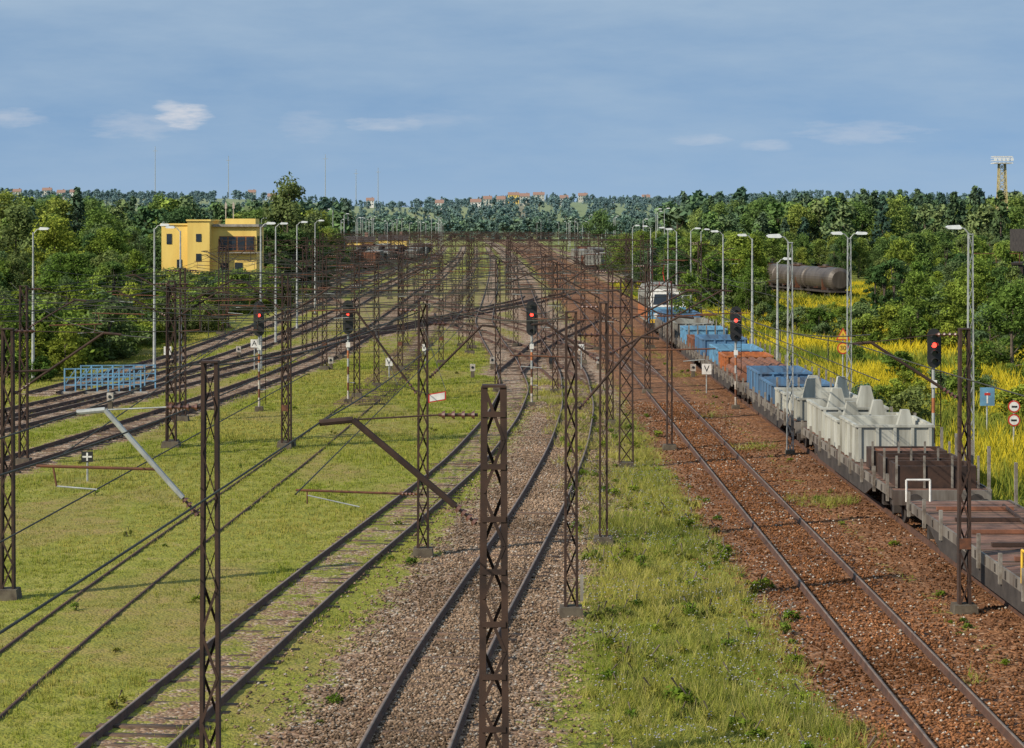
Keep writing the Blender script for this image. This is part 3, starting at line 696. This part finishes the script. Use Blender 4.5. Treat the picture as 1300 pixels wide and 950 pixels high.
for (u,v) in ((303,455),(420,470),(495,470),(625,470),(760,470),(880,480),(545,395),(600,480),(700,470),(140,520)):
    x,y=gp(u,v); mb=MB(); mb.taper((x,y),.25,.2,-.1,.4,'foot'); mb.box(x-.15,x+.15,y-.12,y+.12,.4,.8,random.choice(['dwhite','black','dwhite'])); mb.cyl((x,y-.14,.62),(x,y-.121,.62),.08,'glass'); mb.obj('dwarf_signal')
x=sx(555,50);y=50; mb=MB(); z=sz(505,y); 
mb.hexa([(x-.2,y,z-.12),(x+.2,y,z-.05),(x+.2,y+.01,z-.05),(x-.2,y+.01,z-.12),(x-.2,y,z+.08),(x+.2,y,z+.15),(x+.2,y+.01,z+.15),(x-.2,y+.01,z+.08)],'redp')
mb.hexa([(x-.17,y-.004,z-.09),(x+.17,y-.004,z-.03),(x+.17,y-.001,z-.03),(x-.17,y-.001,z-.09),(x-.17,y-.004,z+.06),(x+.17,y-.004,z+.12),(x+.17,y-.001,z+.12),(x-.17,y-.001,z+.06)],'white')
mb.cyl((x-.2,y,z+.08),(x-.9,y,z+.3),.008,'wire',n=5); mb.cyl((x+.2,y,z+.15),(-2.4,59,6.3),.008,'wire',n=5); mb.cyl((x-.9,y,z+.3),(-6,88,5.9),.008,'wire',n=5); mb.obj('warning_sign')
x0,y0=gp(82,500); mb=MB(); x1=x0+3.9;
for (yo,xo) in((0,0),(2.6,.35)):
    for zz in(.45,.85,1.3): mb.beam((x0+xo,y0+yo,zz),(x1+xo,y0+yo+.6,zz),.06,'lblue')
    for i in range(8):
        f=i/7; mb.beam((x0+xo+3.9*f,y0+yo+.6*f,0),(x0+xo+3.9*f,y0+yo+.6*f,1.33),.07,'lblue')
        if i<7: f2=(i+1)/7; mb.beam((x0+xo+3.9*f,y0+yo+.6*f,.45),(x0+xo+3.9*f2,y0+yo+.6*f2,1.3),.04,'lblue')
mb.box(x0-.3,x1+.5,y0-.25,y0-.05,-.3,.12,'conc'); mb.obj('bridge_railing')
# ------------------------------------------------------------------ signal box
def sbox():
    e=empty('signal_box'); Y=257.; mb=MB()
    xl=sx(205,Y);xm=sx(240,Y);xn=sx(268,Y);xr=sx(325,Y); zt=sz(281,Y)
    mb.box(xl,xm,Y,Y+9,-.2,sz(286,Y),'wall'); mb.box(xm+.002,xn,Y-1.3,Y+8.5,-.2,zt,'wall'); mb.box(xn+.002,xr,Y+.5,Y+8,-.2,sz(288,Y),'wall')
    mb.obj('walls',e); mb=MB()
    mb.box(xm-.15,xn+.15,Y-1.45,Y+8.6,zt+.002,zt+.2,'wall'); mb.box(xn+.16,xr+.3,Y+.1,Y+8.2,sz(288,Y)+.002,sz(288,Y)+.3,'conc'); mb.box(xl-.15,xm-.16,Y-.15,Y+9,sz(286,Y)+.002,sz(286,Y)+.2,'wall')
    mb.box(xn+1.4,xr-.3,Y+2,Y+6,sz(288,Y)+.3,zt+.3,'wall'); mb.obj('roof',e); mb=MB()
    z0,z1=sz(319,Y),sz(300,Y)
    mb.box(xn+.9,xr-.25,Y+.35,Y+.49,z0,z1,'brown')
    n=4
    for i in range(n):
        w=(xr-.25-xn-.9)/n; a=xn+.9+w*i; mb.box(a+.1,a+w-.08,Y+.30,Y+.345,z0+.12,z1-.1,'glass')
    mb.box(xr+.002,xr+.06,Y+1.2,Y+6,z0,z1,'glass')
    mb.box(xn+.7,xr+.35,Y-.15,Y+.34,z0-.25,z0-.12,'conc')
    for zz in(z0-.25,): 
        for xx in np.arange(xn+.8,xr+.3,.6): mb.box(xx,xx+.04,Y-.12,Y-.08,zz+.14,zz+.7,'rust2')
        mb.box(xn+.7,xr+.35,Y-.13,Y-.07,zz+.7,zz+.75,'rust2')
    for zz in(6.9,4.6): mb.box(xm+1.0,xm+1.6,Y-1.36,Y-1.305,zz,zz+.9,'glass')
    for (a,zz) in((xl+.6,6.6),(xl+1.8,3.6)): mb.box(a,a+.6,Y-.06,Y-.003,zz,zz+1.2,'glass'); 
    mb.box(xn+1,xn+1.9,Y+.43,Y+.497,3.2,4.4,'glass'); mb.box(xn+2.7,xn+3.6,Y+.43,Y+.497,3.2,4.4,'glass')
    mb.box(xl-.05,xl-.002,Y+1.5,Y+2.6,6.3,7.6,'glass'); mb.box(xl-.05,xl-.002,Y+4.5,Y+5.6,6.3,7.6,'glass')
    mb.obj('windows',e); mb=MB()
    for xx in(xn+1.2,xn+2.1): mb.cyl((xx,Y+4,zt),(xx,Y+4,zt+2.3),.06,'dwhite'); 
    mb.box(xn+1.1,xn+1.35,Y+3.8,Y+4.0,zt+1.5,zt+2.1,'dwhite'); mb.box(xn+2.0,xn+2.25,Y+3.8,Y+4.0,zt+1.5,zt+2.1,'dwhite'); mb.obj('antennas',e)
sbox()
# ------------------------------------------------------------------ wagons
XT=12.25
def bogie(mb,x,y):
    for dy in(-.9,.9):
        mb.cyl((x-.85,y+dy,.66),(x+.85,y+dy,.66),.07,'dgray',n=8)
        for s_ in(-.76,.76): mb.cyl((x+s_-.06,y+dy,.66),(x+s_+.06,y+dy,.66),.46,'dgray',n=18)
        for s_ in(-1.02,1.02): mb.box(x+s_-.1,x+s_+.1,y+dy-.16,y+dy+.16,.5,.82,'dgray')
    for s_ in(-1.02,1.02): mb.box(x+s_-.06,x+s_+.06,y-1.3,y+1.3,.82,.95,'dgray')
    mb.box(x-1,x+1,y-.25,y+.25,.6,.92,'dgray')
def flat(y0,y1,k='sill',deck='deck',stake='stake',stakes=True,low=None):
    mb=MB(); x=XT+float(bend((y0+y1)/2)); a,b=x-1.4,x+1.4
    mb.box(a,b,y0+.5,y1-.5,1.2,1.28,deck)
    n=int((y1-y0-1)/.25)
    for i in range(n):
        yy=y0+.5+(y1-y0-1)*i/n; mb.box(a+.05,b-.05,yy+.01,yy+.23,1.281,1.305+random.uniform(0,.012),random.choice([deck,deck,deck,'sleeper']))
    for s_ in(a-.03,b-.02):
        mb.box(s_,s_+.05,y0+.45,y1-.45,1.08,1.34,k)
        P=[(y0+3.6,1.08),(y0+5.2,.65),(y1-5.2,.65),(y1-3.6,1.08)]
        mb.hexa([(s_,P[0][0],1.08),(s_+.05,P[0][0],1.08),(s_+.05,P[3][0],1.08),(s_,P[3][0],1.08),(s_,P[1][0],.65),(s_+.05,P[1][0],.65),(s_+.05,P[2][0],.65),(s_,P[2][0],.65)],'dgray')
        for yy in np.arange(y0+1,y1-1,1.05): mb.box(s_-.02,s_+.07,yy,yy+.08,1.12,1.3,'dgray')
    mb.box(x-.3,x+.3,y0+.5,y1-.5,.85,1.199,'dgray')
    for yy in(y0+.4,y1-.5): mb.box(a,b,yy,yy+.1,.9,1.32,k)
    for yy,d in((y0+.4,-1),(y1-.4,1)):
        for s_ in(-.87,.87): mb.cyl((x+s_,yy,1.05),(x+s_,yy+d*.5,1.05),.09,'dgray'); mb.cyl((x+s_,yy+d*.5,1.05),(x+s_,yy+d*.55,1.05),.24,'dgray',n=14)
    mb.cyl((x,y1-.4,1.0),(x,y1+.6,1.0),.05,'dgray')
    bogie(mb,x,y0+2.9); bogie(mb,x,y1-2.9)
    if stakes:
        m_=int((y1-y0-2)/2.1)
        for i in range(m_+1):
            yy=y0+1+(y1-y0-2)*i/m_
            for s_ in(a-.06,b+.06):
                h=und(1.0,1.25) if s_>x else und(.3,.45)
                mb.box(s_-.04,s_+.04,yy-.05,yy+.05,.95,1.3+h,stake)
    if low:
        for s_ in(a-.01,b-.03): mb.box(s_,s_+.04,y0+.6,y1-.6,1.341,1.3+low,k)
    return mb,x,a,b
mb,x,a,b=flat(41,61)
mb.cyl((a-.05,60.4,1.3),(a-.05,60.4,1.9),.03,'white');mb.cyl((a+.6,60.4,1.3),(a+.6,60.4,1.9),.03,'white');mb.cyl((a-.05,60.4,1.9),(a+.6,60.4,1.9),.03,'white')
for yy in(46.2,):
    mb.cyl((a-.05,yy,1.3),(a-.05,yy,2.0),.03,'yell');mb.cyl((a-.05,yy+.5,1.3),(a-.05,yy+.5,2.0),.03,'yell');mb.cyl((a-.05,yy,2.0),(a-.05,yy+.5,2.0),.03,'yell')
for i in range(8): yy=43+i*2.2; mb.box(x-1.1+und(0,.2),x+1.1-und(0,.3),yy,yy+.14,1.325,1.42,'brownload' if i%2 else 'rust')
mb.cyl((x+.5,52.5,1.38),(x+.9,59,1.38),.05,'rust'); mb.obj('flat_wagon')
mb,x,a,b=flat(62.4,83)
for i in range(3):
    yy=63.4+i*2.1; mb.box(x-1.15,x+1.1,yy,yy+1.5,1.32,1.38,'rust')
    for (xa,xb,ya,yb) in((-1.15,1.1,0,.1),(-1.15,1.1,1.4,1.5),(-1.15,-1.07,.1,1.4),(1.02,1.1,.1,1.4)): mb.box(x+xa,x+xb,yy+ya,yy+yb,1.381,1.95,'rust')
    mb.box(x-.9,x+.8,yy+.2,yy+1.3,1.385,1.75+.08*i,'brownload')
    for q in(-1.2,-.4,.4,1.15): mb.box(x+q-.03,x+q+.03,yy-.05,yy-.003,1.32,2.25,'stake')
def crate(mb,x,y,l,w,h,k='lgray',z=1.33,open_=True):
    for (xa,xb,ya,yb) in((-w/2,w/2,0,.1),(-w/2,w/2,l-.1,l),(-w/2,-w/2+.1,.1,l-.1),(w/2-.1,w/2,.1,l-.1)): mb.box(x+xa,x+xb,y+ya,y+yb,z,z+h,k)
    mb.box(x-w/2+.1,x+w/2-.1,y+.1,y+l-.1,z,z+h*.6,'gray' if k=='lgray' else random.choice(['dgray','brownload']))
    for s_ in(-1,1):
        nn_=max(3,int(l/.8))
        for i in range(nn_): yy=y+.1+(l-.2)*i/(nn_-1); mb.box(x+s_*(w/2+.03)-.028,x+s_*(w/2+.03)+.028,yy-.05,yy+.05,z,z+h,k)
    for i in range(5): xx=x-w/2+.08+(w-.16)*i/4; mb.box(xx-.05,xx+.05,y-.06,y-.002,z,z+h,k)
    for yy in(y-.07,y+l-.05): mb.box(x-w/2-.07,x+w/2+.07,yy,yy+.12,z+h+.002,z+h+.08,k)
    for s_ in(-w/2-.07,w/2-.05): mb.box(x+s_,x+s_+.12,y+.052,y+l-.052,z+h+.002,z+h+.08,k)
def trap(mb,x,y,w=.8,h=.7,z=1.33,k='lgray',l=.35):
    mb.prism([(x-w/2,z),(x+w/2,z),(x+w*.18,z+h),(x-w*.18,z+h)],y,y+l,k)
crate(mb,x-.05,70.3,3.4,2.4,1.1); crate(mb,x,74.3,3.0,2.5,.9)
trap(mb,x+.6,72,.7,.85,1.99); trap(mb,x-.7,75,.8,1.0,1.87); trap(mb,x+.3,75.6,.8,1.0,1.87)
crate(mb,x-.1,78.2,3.6,2.3,1.0); trap(mb,x-.6,79,.9,1.1,1.93); trap(mb,x+.6,80,.9,1.1,1.93); mb.obj('loaded_flat_wagon')
mb,x,a,b=flat(84,104); crate(mb,x,85,3.2,2.4,.8); crate(mb,x,88.8,3,2.5,.7); trap(mb,x-.6,85.6,1,1.1,1.81); trap(mb,x+.7,86.6,.8,1.1,1.81); trap(mb,x,89.6,1,1.0,1.75)
crate(mb,x,93,4.4,2.5,.75,'blue'); crate(mb,x-.1,98.2,4.6,2.3,.9,'blue')
for i in range(6): mb.box(x-1.2+i*.45,x-1.12+i*.45,92.2,92.28,1.3,2.5,'stake')
mb.obj('loaded_flat_wagon')
mb,x,a,b=flat(105,125)
for i in range(6): mb.cyl((x-1.1+i*.44,106,1.55),(x-1.1+i*.44,113,1.55),.21,'brownload',n=10)
for i in range(5): mb.cyl((x-.88+i*.44,106.2,1.92),(x-.88+i*.44,112.8,1.92),.21,'brownload',n=10)
crate(mb,x,114,3.5,2.4,.7,'orange'); crate(mb,x,118.2,5.3,2.3,.8,'lblue'); mb.obj('loaded_flat_wagon')
mb,x,a,b=flat(126,146); crate(mb,x,127,5,2.5,.9,'blue'); crate(mb,x,133,5,2.5,.6,'brownload'); crate(mb,x,139,4.5,2.5,.9,'lblue')
for i in range(5): mb.box(x-1.2+i*.55,x-1.12+i*.55,138.2,138.3,1.3,2.6,'stake')
mb.obj('loaded_flat_wagon')
mb,x,a,b=flat(147,167,low=.6); crate(mb,x,148,8,2.5,.9,'gray'); crate(mb,x,158,8,2.5,1.1,'blue'); mb.obj('loaded_flat_wagon')
def loco(y0):
    e=empty('electric_locomotive'); L=16; x=XT+float(bend(y0)); mb=MB()
    P=[(x-1.5,1.1),(x+1.5,1.1),(x+1.5,3.3),(x+1.2,3.85),(x-1.2,3.85),(x-1.5,3.3)]
    mb.prism(P,y0+1,y0+L-1,'gray')
    mb.box(x-1.53,x-1.503,y0+1.2,y0+L-1.2,1.3,2.2,'orange'); mb.box(x+1.503,x+1.53,y0+1.2,y0+L-1.2,1.3,2.2,'orange')
    o=[(x-1.4,y0+.4,1.1),(x+1.4,y0+.4,1.1),(x+1.5,y0+.998,1.1),(x-1.5,y0+.998,1.1),(x-1.4,y0+.4,2.4),(x+1.4,y0+.4,2.4),(x+1.5,y0+.998,2.4),(x-1.5,y0+.998,2.4)]
    mb.hexa(o,'lblue')
    o=[(x-1.4,y0+.4,2.402),(x+1.4,y0+.4,2.402),(x+1.48,y0+.998,2.402),(x-1.48,y0+.998,2.402),(x-1.15,y0+.8,3.75),(x+1.15,y0+.8,3.75),(x+1.2,y0+.998,3.8),(x-1.2,y0+.998,3.8)]
    mb.hexa(o,'white'); mb.obj('body',e); mb=MB()
    for s_ in(-1,1):
        xa,xb=(x+.08,x+1.15) if s_>0 else (x-1.15,x-.08); xa2,xb2=(x+.08,x+1.02) if s_>0 else (x-1.02,x-.08)
        mb.hexa([(xa,y0+.42,2.6),(xb,y0+.42,2.6),(xb,y0+.5,2.6),(xa,y0+.5,2.6),(xa2,y0+.66,3.4),(xb2,y0+.66,3.4),(xb2,y0+.72,3.4),(xa2,y0+.72,3.4)],'glass')
        mb.cyl((x+s_*.95,y0+.34,1.75),(x+s_*.95,y0+.398,1.75),.17,'white'); mb.cyl((x+s_*.87,y0-.2,1.05),(x+s_*.87,y0+.4,1.05),.1,'dgray'); mb.cyl((x+s_*.87,y0-.25,1.05),(x+s_*.87,y0-.2,1.05),.25,'dgray')
        for i in range(5): mb.box(x+s_*1.502-.02,x+s_*1.502+.02,y0+3+i*2.2,y0+4.2+i*2.2,2.3,3.0,'glass')
    mb.box(x-1.41,x+1.41,y0+.36,y0+.398,1.15,1.45,'yell'); mb.cyl((x,y0+.7,3.55),(x,y0+.62,3.55),.12,'lamp'); mb.box(x-1.3,x+1.3,y0+.3,y0+1,.6,1.09,'dgray'); mb.obj('front_details',e); mb=MB()
    for yy in(y0+3.2,y0+L-3.2): bogie(mb,x,yy)
    mb.box(x-1.2,x+1.2,y0+5.5,y0+L-5.5,.5,1.09,'dgray'); mb.obj('running_gear',e); mb=MB()
    mb.box(x-.9,x+.9,y0+2,y0+L-2,3.852,4.02,'gray')
    for yy,up in((y0+2.8,.25),(y0+L-4.5,1.5)):
        for s_ in(-.5,.5): mb.beam((x+s_,yy,4.1),(x+s_*.9,yy+1.2,4.1+up*.5),.05,'redp'); mb.beam((x+s_*.9,yy+1.2,4.1+up*.5),(x+s_,yy,4.1+up),.05,'redp')
        mb.beam((x-.85,yy,4.12+up),(x+.85,yy,4.12+up),.06,'dgray')
    mb.obj('roof_equipment',e)
loco(173)
def gondola(x,y,L=13,k='brownload',h=2.9,name='freight_wagon'):
    mb=MB(); mb.box(x-1.45,x+1.45,y+.4,y+L-.4,1.1,h,k); mb.box(x-1.5,x+1.5,y+.35,y+L-.35,h+.002,h+.1,k)
    for s_ in(-1,1):
        for i in range(8): yy=y+.6+(L-1.2)*i/7; mb.box(x+s_*1.5-.05,x+s_*1.5+.05,yy-.06,yy+.06,1.1,h,k)
    for i in range(5): xx=x-1.3+2.6*i/4; mb.box(xx-.05,xx+.05,y+.32,y+.398,1.1,h,k)
    bogie(mb,x,y+2.2); bogie(mb,x,y+L-2.2); mb.obj(name)
for (xb,ya,n) in((-27,430,12),(-32,400,16),(-37,470,12),(-42,400,14),(-22,520,10),(21,450,10),(16.5,420,6)):
    for i in range(n):
        y=ya+i*14; gondola(xb+float(bend(y)),y,13.4,random.choice(['brownload','dgray','gray','rust2','tank','gray']),und(2.4,3.6))
def tankwagon(x,y,ang=0):
    mb=MB(); L=12; 
    mb.cyl((0,-L/2+.6,2.45),(0,L/2-.6,2.45),1.4,'tank',n=28); mb.cyl((0,-L/2+.3,2.45),(0,-L/2+.6,2.45),1.0,'tank',1.4,n=28); mb.cyl((0,L/2-.6,2.45),(0,L/2-.3,2.45),1.4,'tank',1.0,n=28)
    mb.cyl((0,0,3.8),(0,0,4.15),.4,'tank'); mb.box(-1.3,1.3,-L/2,L/2,.95,1.15,'dgray'); mb.box(-.5,.5,-1.5,1.5,3.86,3.92,'rust2')
    for s_ in(-1,1):
        for q in(-1,1): mb.box(s_*.9-.1,s_*.9+.1,q*3.8-.2,q*3.8+.2,1.15,2.0,'dgray')
    mb.box(-1.42,1.42,-.15,.15,1.4,1.5,'rust2'); mb.box(-1.46,1.46,-3.2,-3.1,1.2,2.5,'rust2')
    bogie(mb,0,-L/2+2); bogie(mb,0,L/2-2); o=mb.obj('tank_wagon'); o.location=(x,y,0); o.rotation_euler=(0,0,ang)
for i in range(6): tankwagon(sx(1048,262)-i*2.1,262+i*12.6,.165)
for i in range(5): tankwagon(sx(1020,268)-i*2.1,272+i*12.6,.165)
x=sx(1272,430);y=430; mb=MB(); zt=sz(208,y)
w0,w1=2.6,1.2; n=16
for i in range(n):
    f0,f1=i/n,(i+1)/n; a0=(w0+(w1-w0)*f0)/2;a1=(w0+(w1-w0)*f1)/2; z0=zt*f0;z1=zt*f1
    c0=[(-a0,-a0),(a0,-a0),(a0,a0),(-a0,a0)];c1=[(-a1,-a1),(a1,-a1),(a1,a1),(-a1,a1)]
    for j in range(4):
        p=(x+c0[j][0],y+c0[j][1],z0);q=(x+c1[j][0],y+c1[j][1],z1);q2=(x+c1[(j+1)%4][0],y+c1[(j+1)%4][1],z1);p2=(x+c0[(j+1)%4][0],y+c0[(j+1)%4][1],z0)
        mb.beam(p,q,.18,'tower'); mb.beam(p,q2,.1,'tower'); mb.beam(p2,q,.1,'tower'); mb.beam(q,q2,.09,'tower')
mb.box(x-1.8,x+1.8,y-1.8,y+1.8,zt,zt+.2,'white')
for zz in(zt+.6,zt+1.1): 
    for s_ in(-1.8,1.8): mb.beam((x-1.8,y+s_,zz),(x+1.8,y+s_,zz),.08,'white'); mb.beam((x+s_,y-1.8,zz),(x+s_,y+1.8,zz),.08,'white')
for i in range(5):
    for zz in(zt+.5,): mb.box(x-1.9+i*.8,x-1.4+i*.8,y-2.1,y-1.8,zz,zz+.5,'lamp')
mb.box(x-1.9,x+1.9,y-1,y+1,zt+1.3,zt+1.45,'white'); mb.obj('floodlight_tower')
x=sx(1275,235); y=235; mb=MB(); mb.box(x-4,x+14,y,y+8,3.6,4.6,'tank'); mb.box(x-4.2,x+14,y-.2,y+8.2,4.602,4.8,'dgray'); 
for i in range(7): mb.box(x-3.5+i*2.5,x-3.2+i*2.5,y,y+.3,0,3.6,'dgray'); mb.beam((x-3.4+i*2.5,y-.1,4.8),(x-3.4+i*2.5,y-.1,5.8),.08,'rust2')
mb.beam((x-3.5,y-.1,5.8),(x+12,y-.1,5.8),.08,'rust2'); mb.box(x+1.5,x+3.5,y-3,y+4,6,8.4,'dgray'); mb.box(x+1.6,x+2.0,y-2,y-1.6,0,6,'dgray'); mb.obj('loading_platform')
def house(x,y,w,d,h,rh,k='house',name='house',roof='roofr',z=None):
    z=float(terr(x,y)) if z is None else z; mb=MB(); mb.box(x-w/2,x+w/2,y-d/2,y+d/2,z-5,z+h,k)
    o=.4; A=[(x-w/2-o,y-d/2-o,z+h+.01),(x+w/2+o,y-d/2-o,z+h+.01),(x+w/2+o,y+d/2+o,z+h+.01),(x-w/2-o,y+d/2+o,z+h+.01)]
    r0,r1=(x-w/2-o,y,z+h+rh),(x+w/2+o,y,z+h+rh); 
    mb.poly([A[0],A[1],r1,r0],roof);mb.poly([A[2],A[3],r0,r1],roof);mb.poly([A[1],A[2],r1],k);mb.poly([A[3],A[0],r0],k); mb.poly(A[::-1],roof)
    for fl in range(max(1,int(h/3))):
        for i in range(max(2,int(w/3))): xx=x-w/2+w*(i+.5)/max(2,int(w/3)); mb.box(xx-.6,xx+.6,y-d/2-.05,y-d/2-.003,z+fl*3+1,z+fl*3+2.3,'glass')
    mb.box(x+w*.2,x+w*.2+.9,y-.5,y+.5,z+h+rh*.5,z+h+rh+1,'roofr'); mb.obj(name)
for (u,y,w,k) in ((604,2300,11,'white'),(619,2450,9,'house'),(652,2650,13,'wall'),(666,2500,11,'house'),(684,2800,14,'house'),(636,2350,9,'house'),(60,2900,12,'house'),(78,2700,10,'house'),(95,2500,10,'white'),(740,2900,12,'house'),(716,2450,9,'house'),(22,2750,10,'house'),(558,2400,9,'white'),(320,2950,10,'house'),(470,2600,9,'white'),(345,2550,9,'house'),(820,2850,10,'house')):
    x=sx(u,y); house(x,y,w,8,6,3.6,k,z=float(terr(x,y))+und(2.0,4.5))
for (u,y,w,h) in ((455,620,9,4),(500,700,9,4)): house(sx(u,y),y,w,10,h,1.6,'wall','yard_building','dgray',z=0)
for (u,v,y) in((290,198,2900),(413,196,2900),(197,186,2900),(452,215,3000),(480,213,3000)):
    x=sx(u,y); mb=MB(); zt=sz(v,y); mb.cyl((x,y,20),(x,y,zt),.7,'galv',.3,n=6); mb.beam((x-3,y,zt-6),(x+3,y,zt-6),.5,'galv'); mb.obj('radio_mast')
# ------------------------------------------------------------------ world, sun, camera
el=math.radians(34); az=math.radians(-124)
w=bpy.data.worlds.new('World'); sc.world=w; w.use_nodes=True; t=w.node_tree; t.nodes.clear()
tc=N(t,'ShaderNodeTexCoord'); s=N(t,'ShaderNodeSeparateXYZ'); t.links.new(tc.outputs['Generated'],s.inputs[0])
zz=mth(t,'ADD',mth(t,'MULTIPLY',s.outputs[2],2.0),.26); cb=N(t,'ShaderNodeCombineXYZ'); t.links.new(s.outputs[0],cb.inputs[0]);t.links.new(s.outputs[1],cb.inputs[1]);t.links.new(zz,cb.inputs[2])
vn=N(t,'ShaderNodeVectorMath',operation='NORMALIZE'); t.links.new(cb.outputs[0],vn.inputs[0])
sky=N(t,'ShaderNodeTexSky',sky_type='NISHITA'); sky.sun_disc=False; sky.sun_elevation=el; sky.sun_rotation=az; sky.dust_density=.6; sky.ozone_density=1.2; sky.air_density=1.0
t.links.new(vn.outputs[0],sky.inputs[0])
mp=N(t,'ShaderNodeMapping'); mp.inputs['Scale'].default_value=(1,1,4.5); t.links.new(tc.outputs['Generated'],mp.inputs[0])
nn=noise(t,mp.outputs[0],9,6,.6).outputs[0]; nf=noise(t,mp.outputs[0],60,6,.6).outputs[0]
base=mixc(t,.55,sky.outputs[0],(1.6,2.75,4.2))
veil=ramp(t,mth(t,'ADD',mth(t,'MULTIPLY',nn,.8),mth(t,'MULTIPLY',s.outputs[2],3.2)),[(.42,.0),(.85,.75)])
col=mixc(t,veil,base,(2.7,3.55,4.5))
hz=ramp(t,s.outputs[2],[(.012,.4),(.04,.0)]); col=mixc(t,hz,col,(2.7,3.5,4.4))
xr=mth(t,'DIVIDE',s.outputs[0],mth(t,'MAXIMUM',s.outputs[1],.05)); zr=mth(t,'DIVIDE',s.outputs[2],mth(t,'MAXIMUM',s.outputs[1],.05))
cl=None
for (u,v,ru,rv,st) in((236,147,38,17,.75),(215,137,22,9,.5),(490,158,50,11,.28),(20,150,46,13,.3),(175,160,70,18,.22),(1090,168,80,16,.22),(885,177,45,7,.2),(560,150,55,12,.1),(975,185,36,8,.2),(390,160,36,20,.14)):
    a=mth(t,'DIVIDE',mth(t,'SUBTRACT',xr,(u-650)/F),ru/F); b_=mth(t,'DIVIDE',mth(t,'SUBTRACT',zr,(HV-v)/F),rv/F)
    d=mth(t,'ADD',mth(t,'MULTIPLY',a,a),mth(t,'MULTIPLY',b_,b_)); d=mth(t,'SUBTRACT',1.1,mth(t,'ADD',d,mth(t,'MULTIPLY',mth(t,'SUBTRACT',nf,.5),3.6)))
    d=mth(t,'MULTIPLY',mth(t,'MULTIPLY',d,.8,clamp=True),st); cl=d if cl is None else mth(t,'MAXIMUM',cl,d)
front=mth(t,'GREATER_THAN',s.outputs[1],.1); cl=mth(t,'MULTIPLY',cl,front)
col=mixc(t,cl,col,(5.2,5.1,5.2))
bg=N(t,'ShaderNodeBackground'); bg.inputs['Strength'].default_value=.145; t.links.new(col,bg.inputs[0])
ow=N(t,'ShaderNodeOutputWorld'); t.links.new(bg.outputs[0],ow.inputs[0])
sd=Vector((math.sin(az)*math.cos(el),math.cos(az)*math.cos(el),math.sin(el)))
ld=bpy.data.lights.new('sun','SUN'); ld.energy=5.0; ld.angle=math.radians(.5); ld.color=(1,.90,.74); lo=bpy.data.objects.new('sun',ld); sc.collection.objects.link(lo)
lo.rotation_euler=(-sd).to_track_quat('-Z','Y').to_euler()
cam=bpy.data.cameras.new('camera'); cam.sensor_width=36; cam.lens=F/1300*36; cam.shift_y=-190/1300; cam.clip_end=20000; cam.clip_start=.5
co=bpy.data.objects.new('camera',cam); sc.collection.objects.link(co); co.location=(0,0,EYE); co.rotation_euler=(math.pi/2,0,0); sc.camera=co
sc.view_settings.view_transform='Standard'; sc.view_settings.look='None'; sc.view_settings.exposure=0
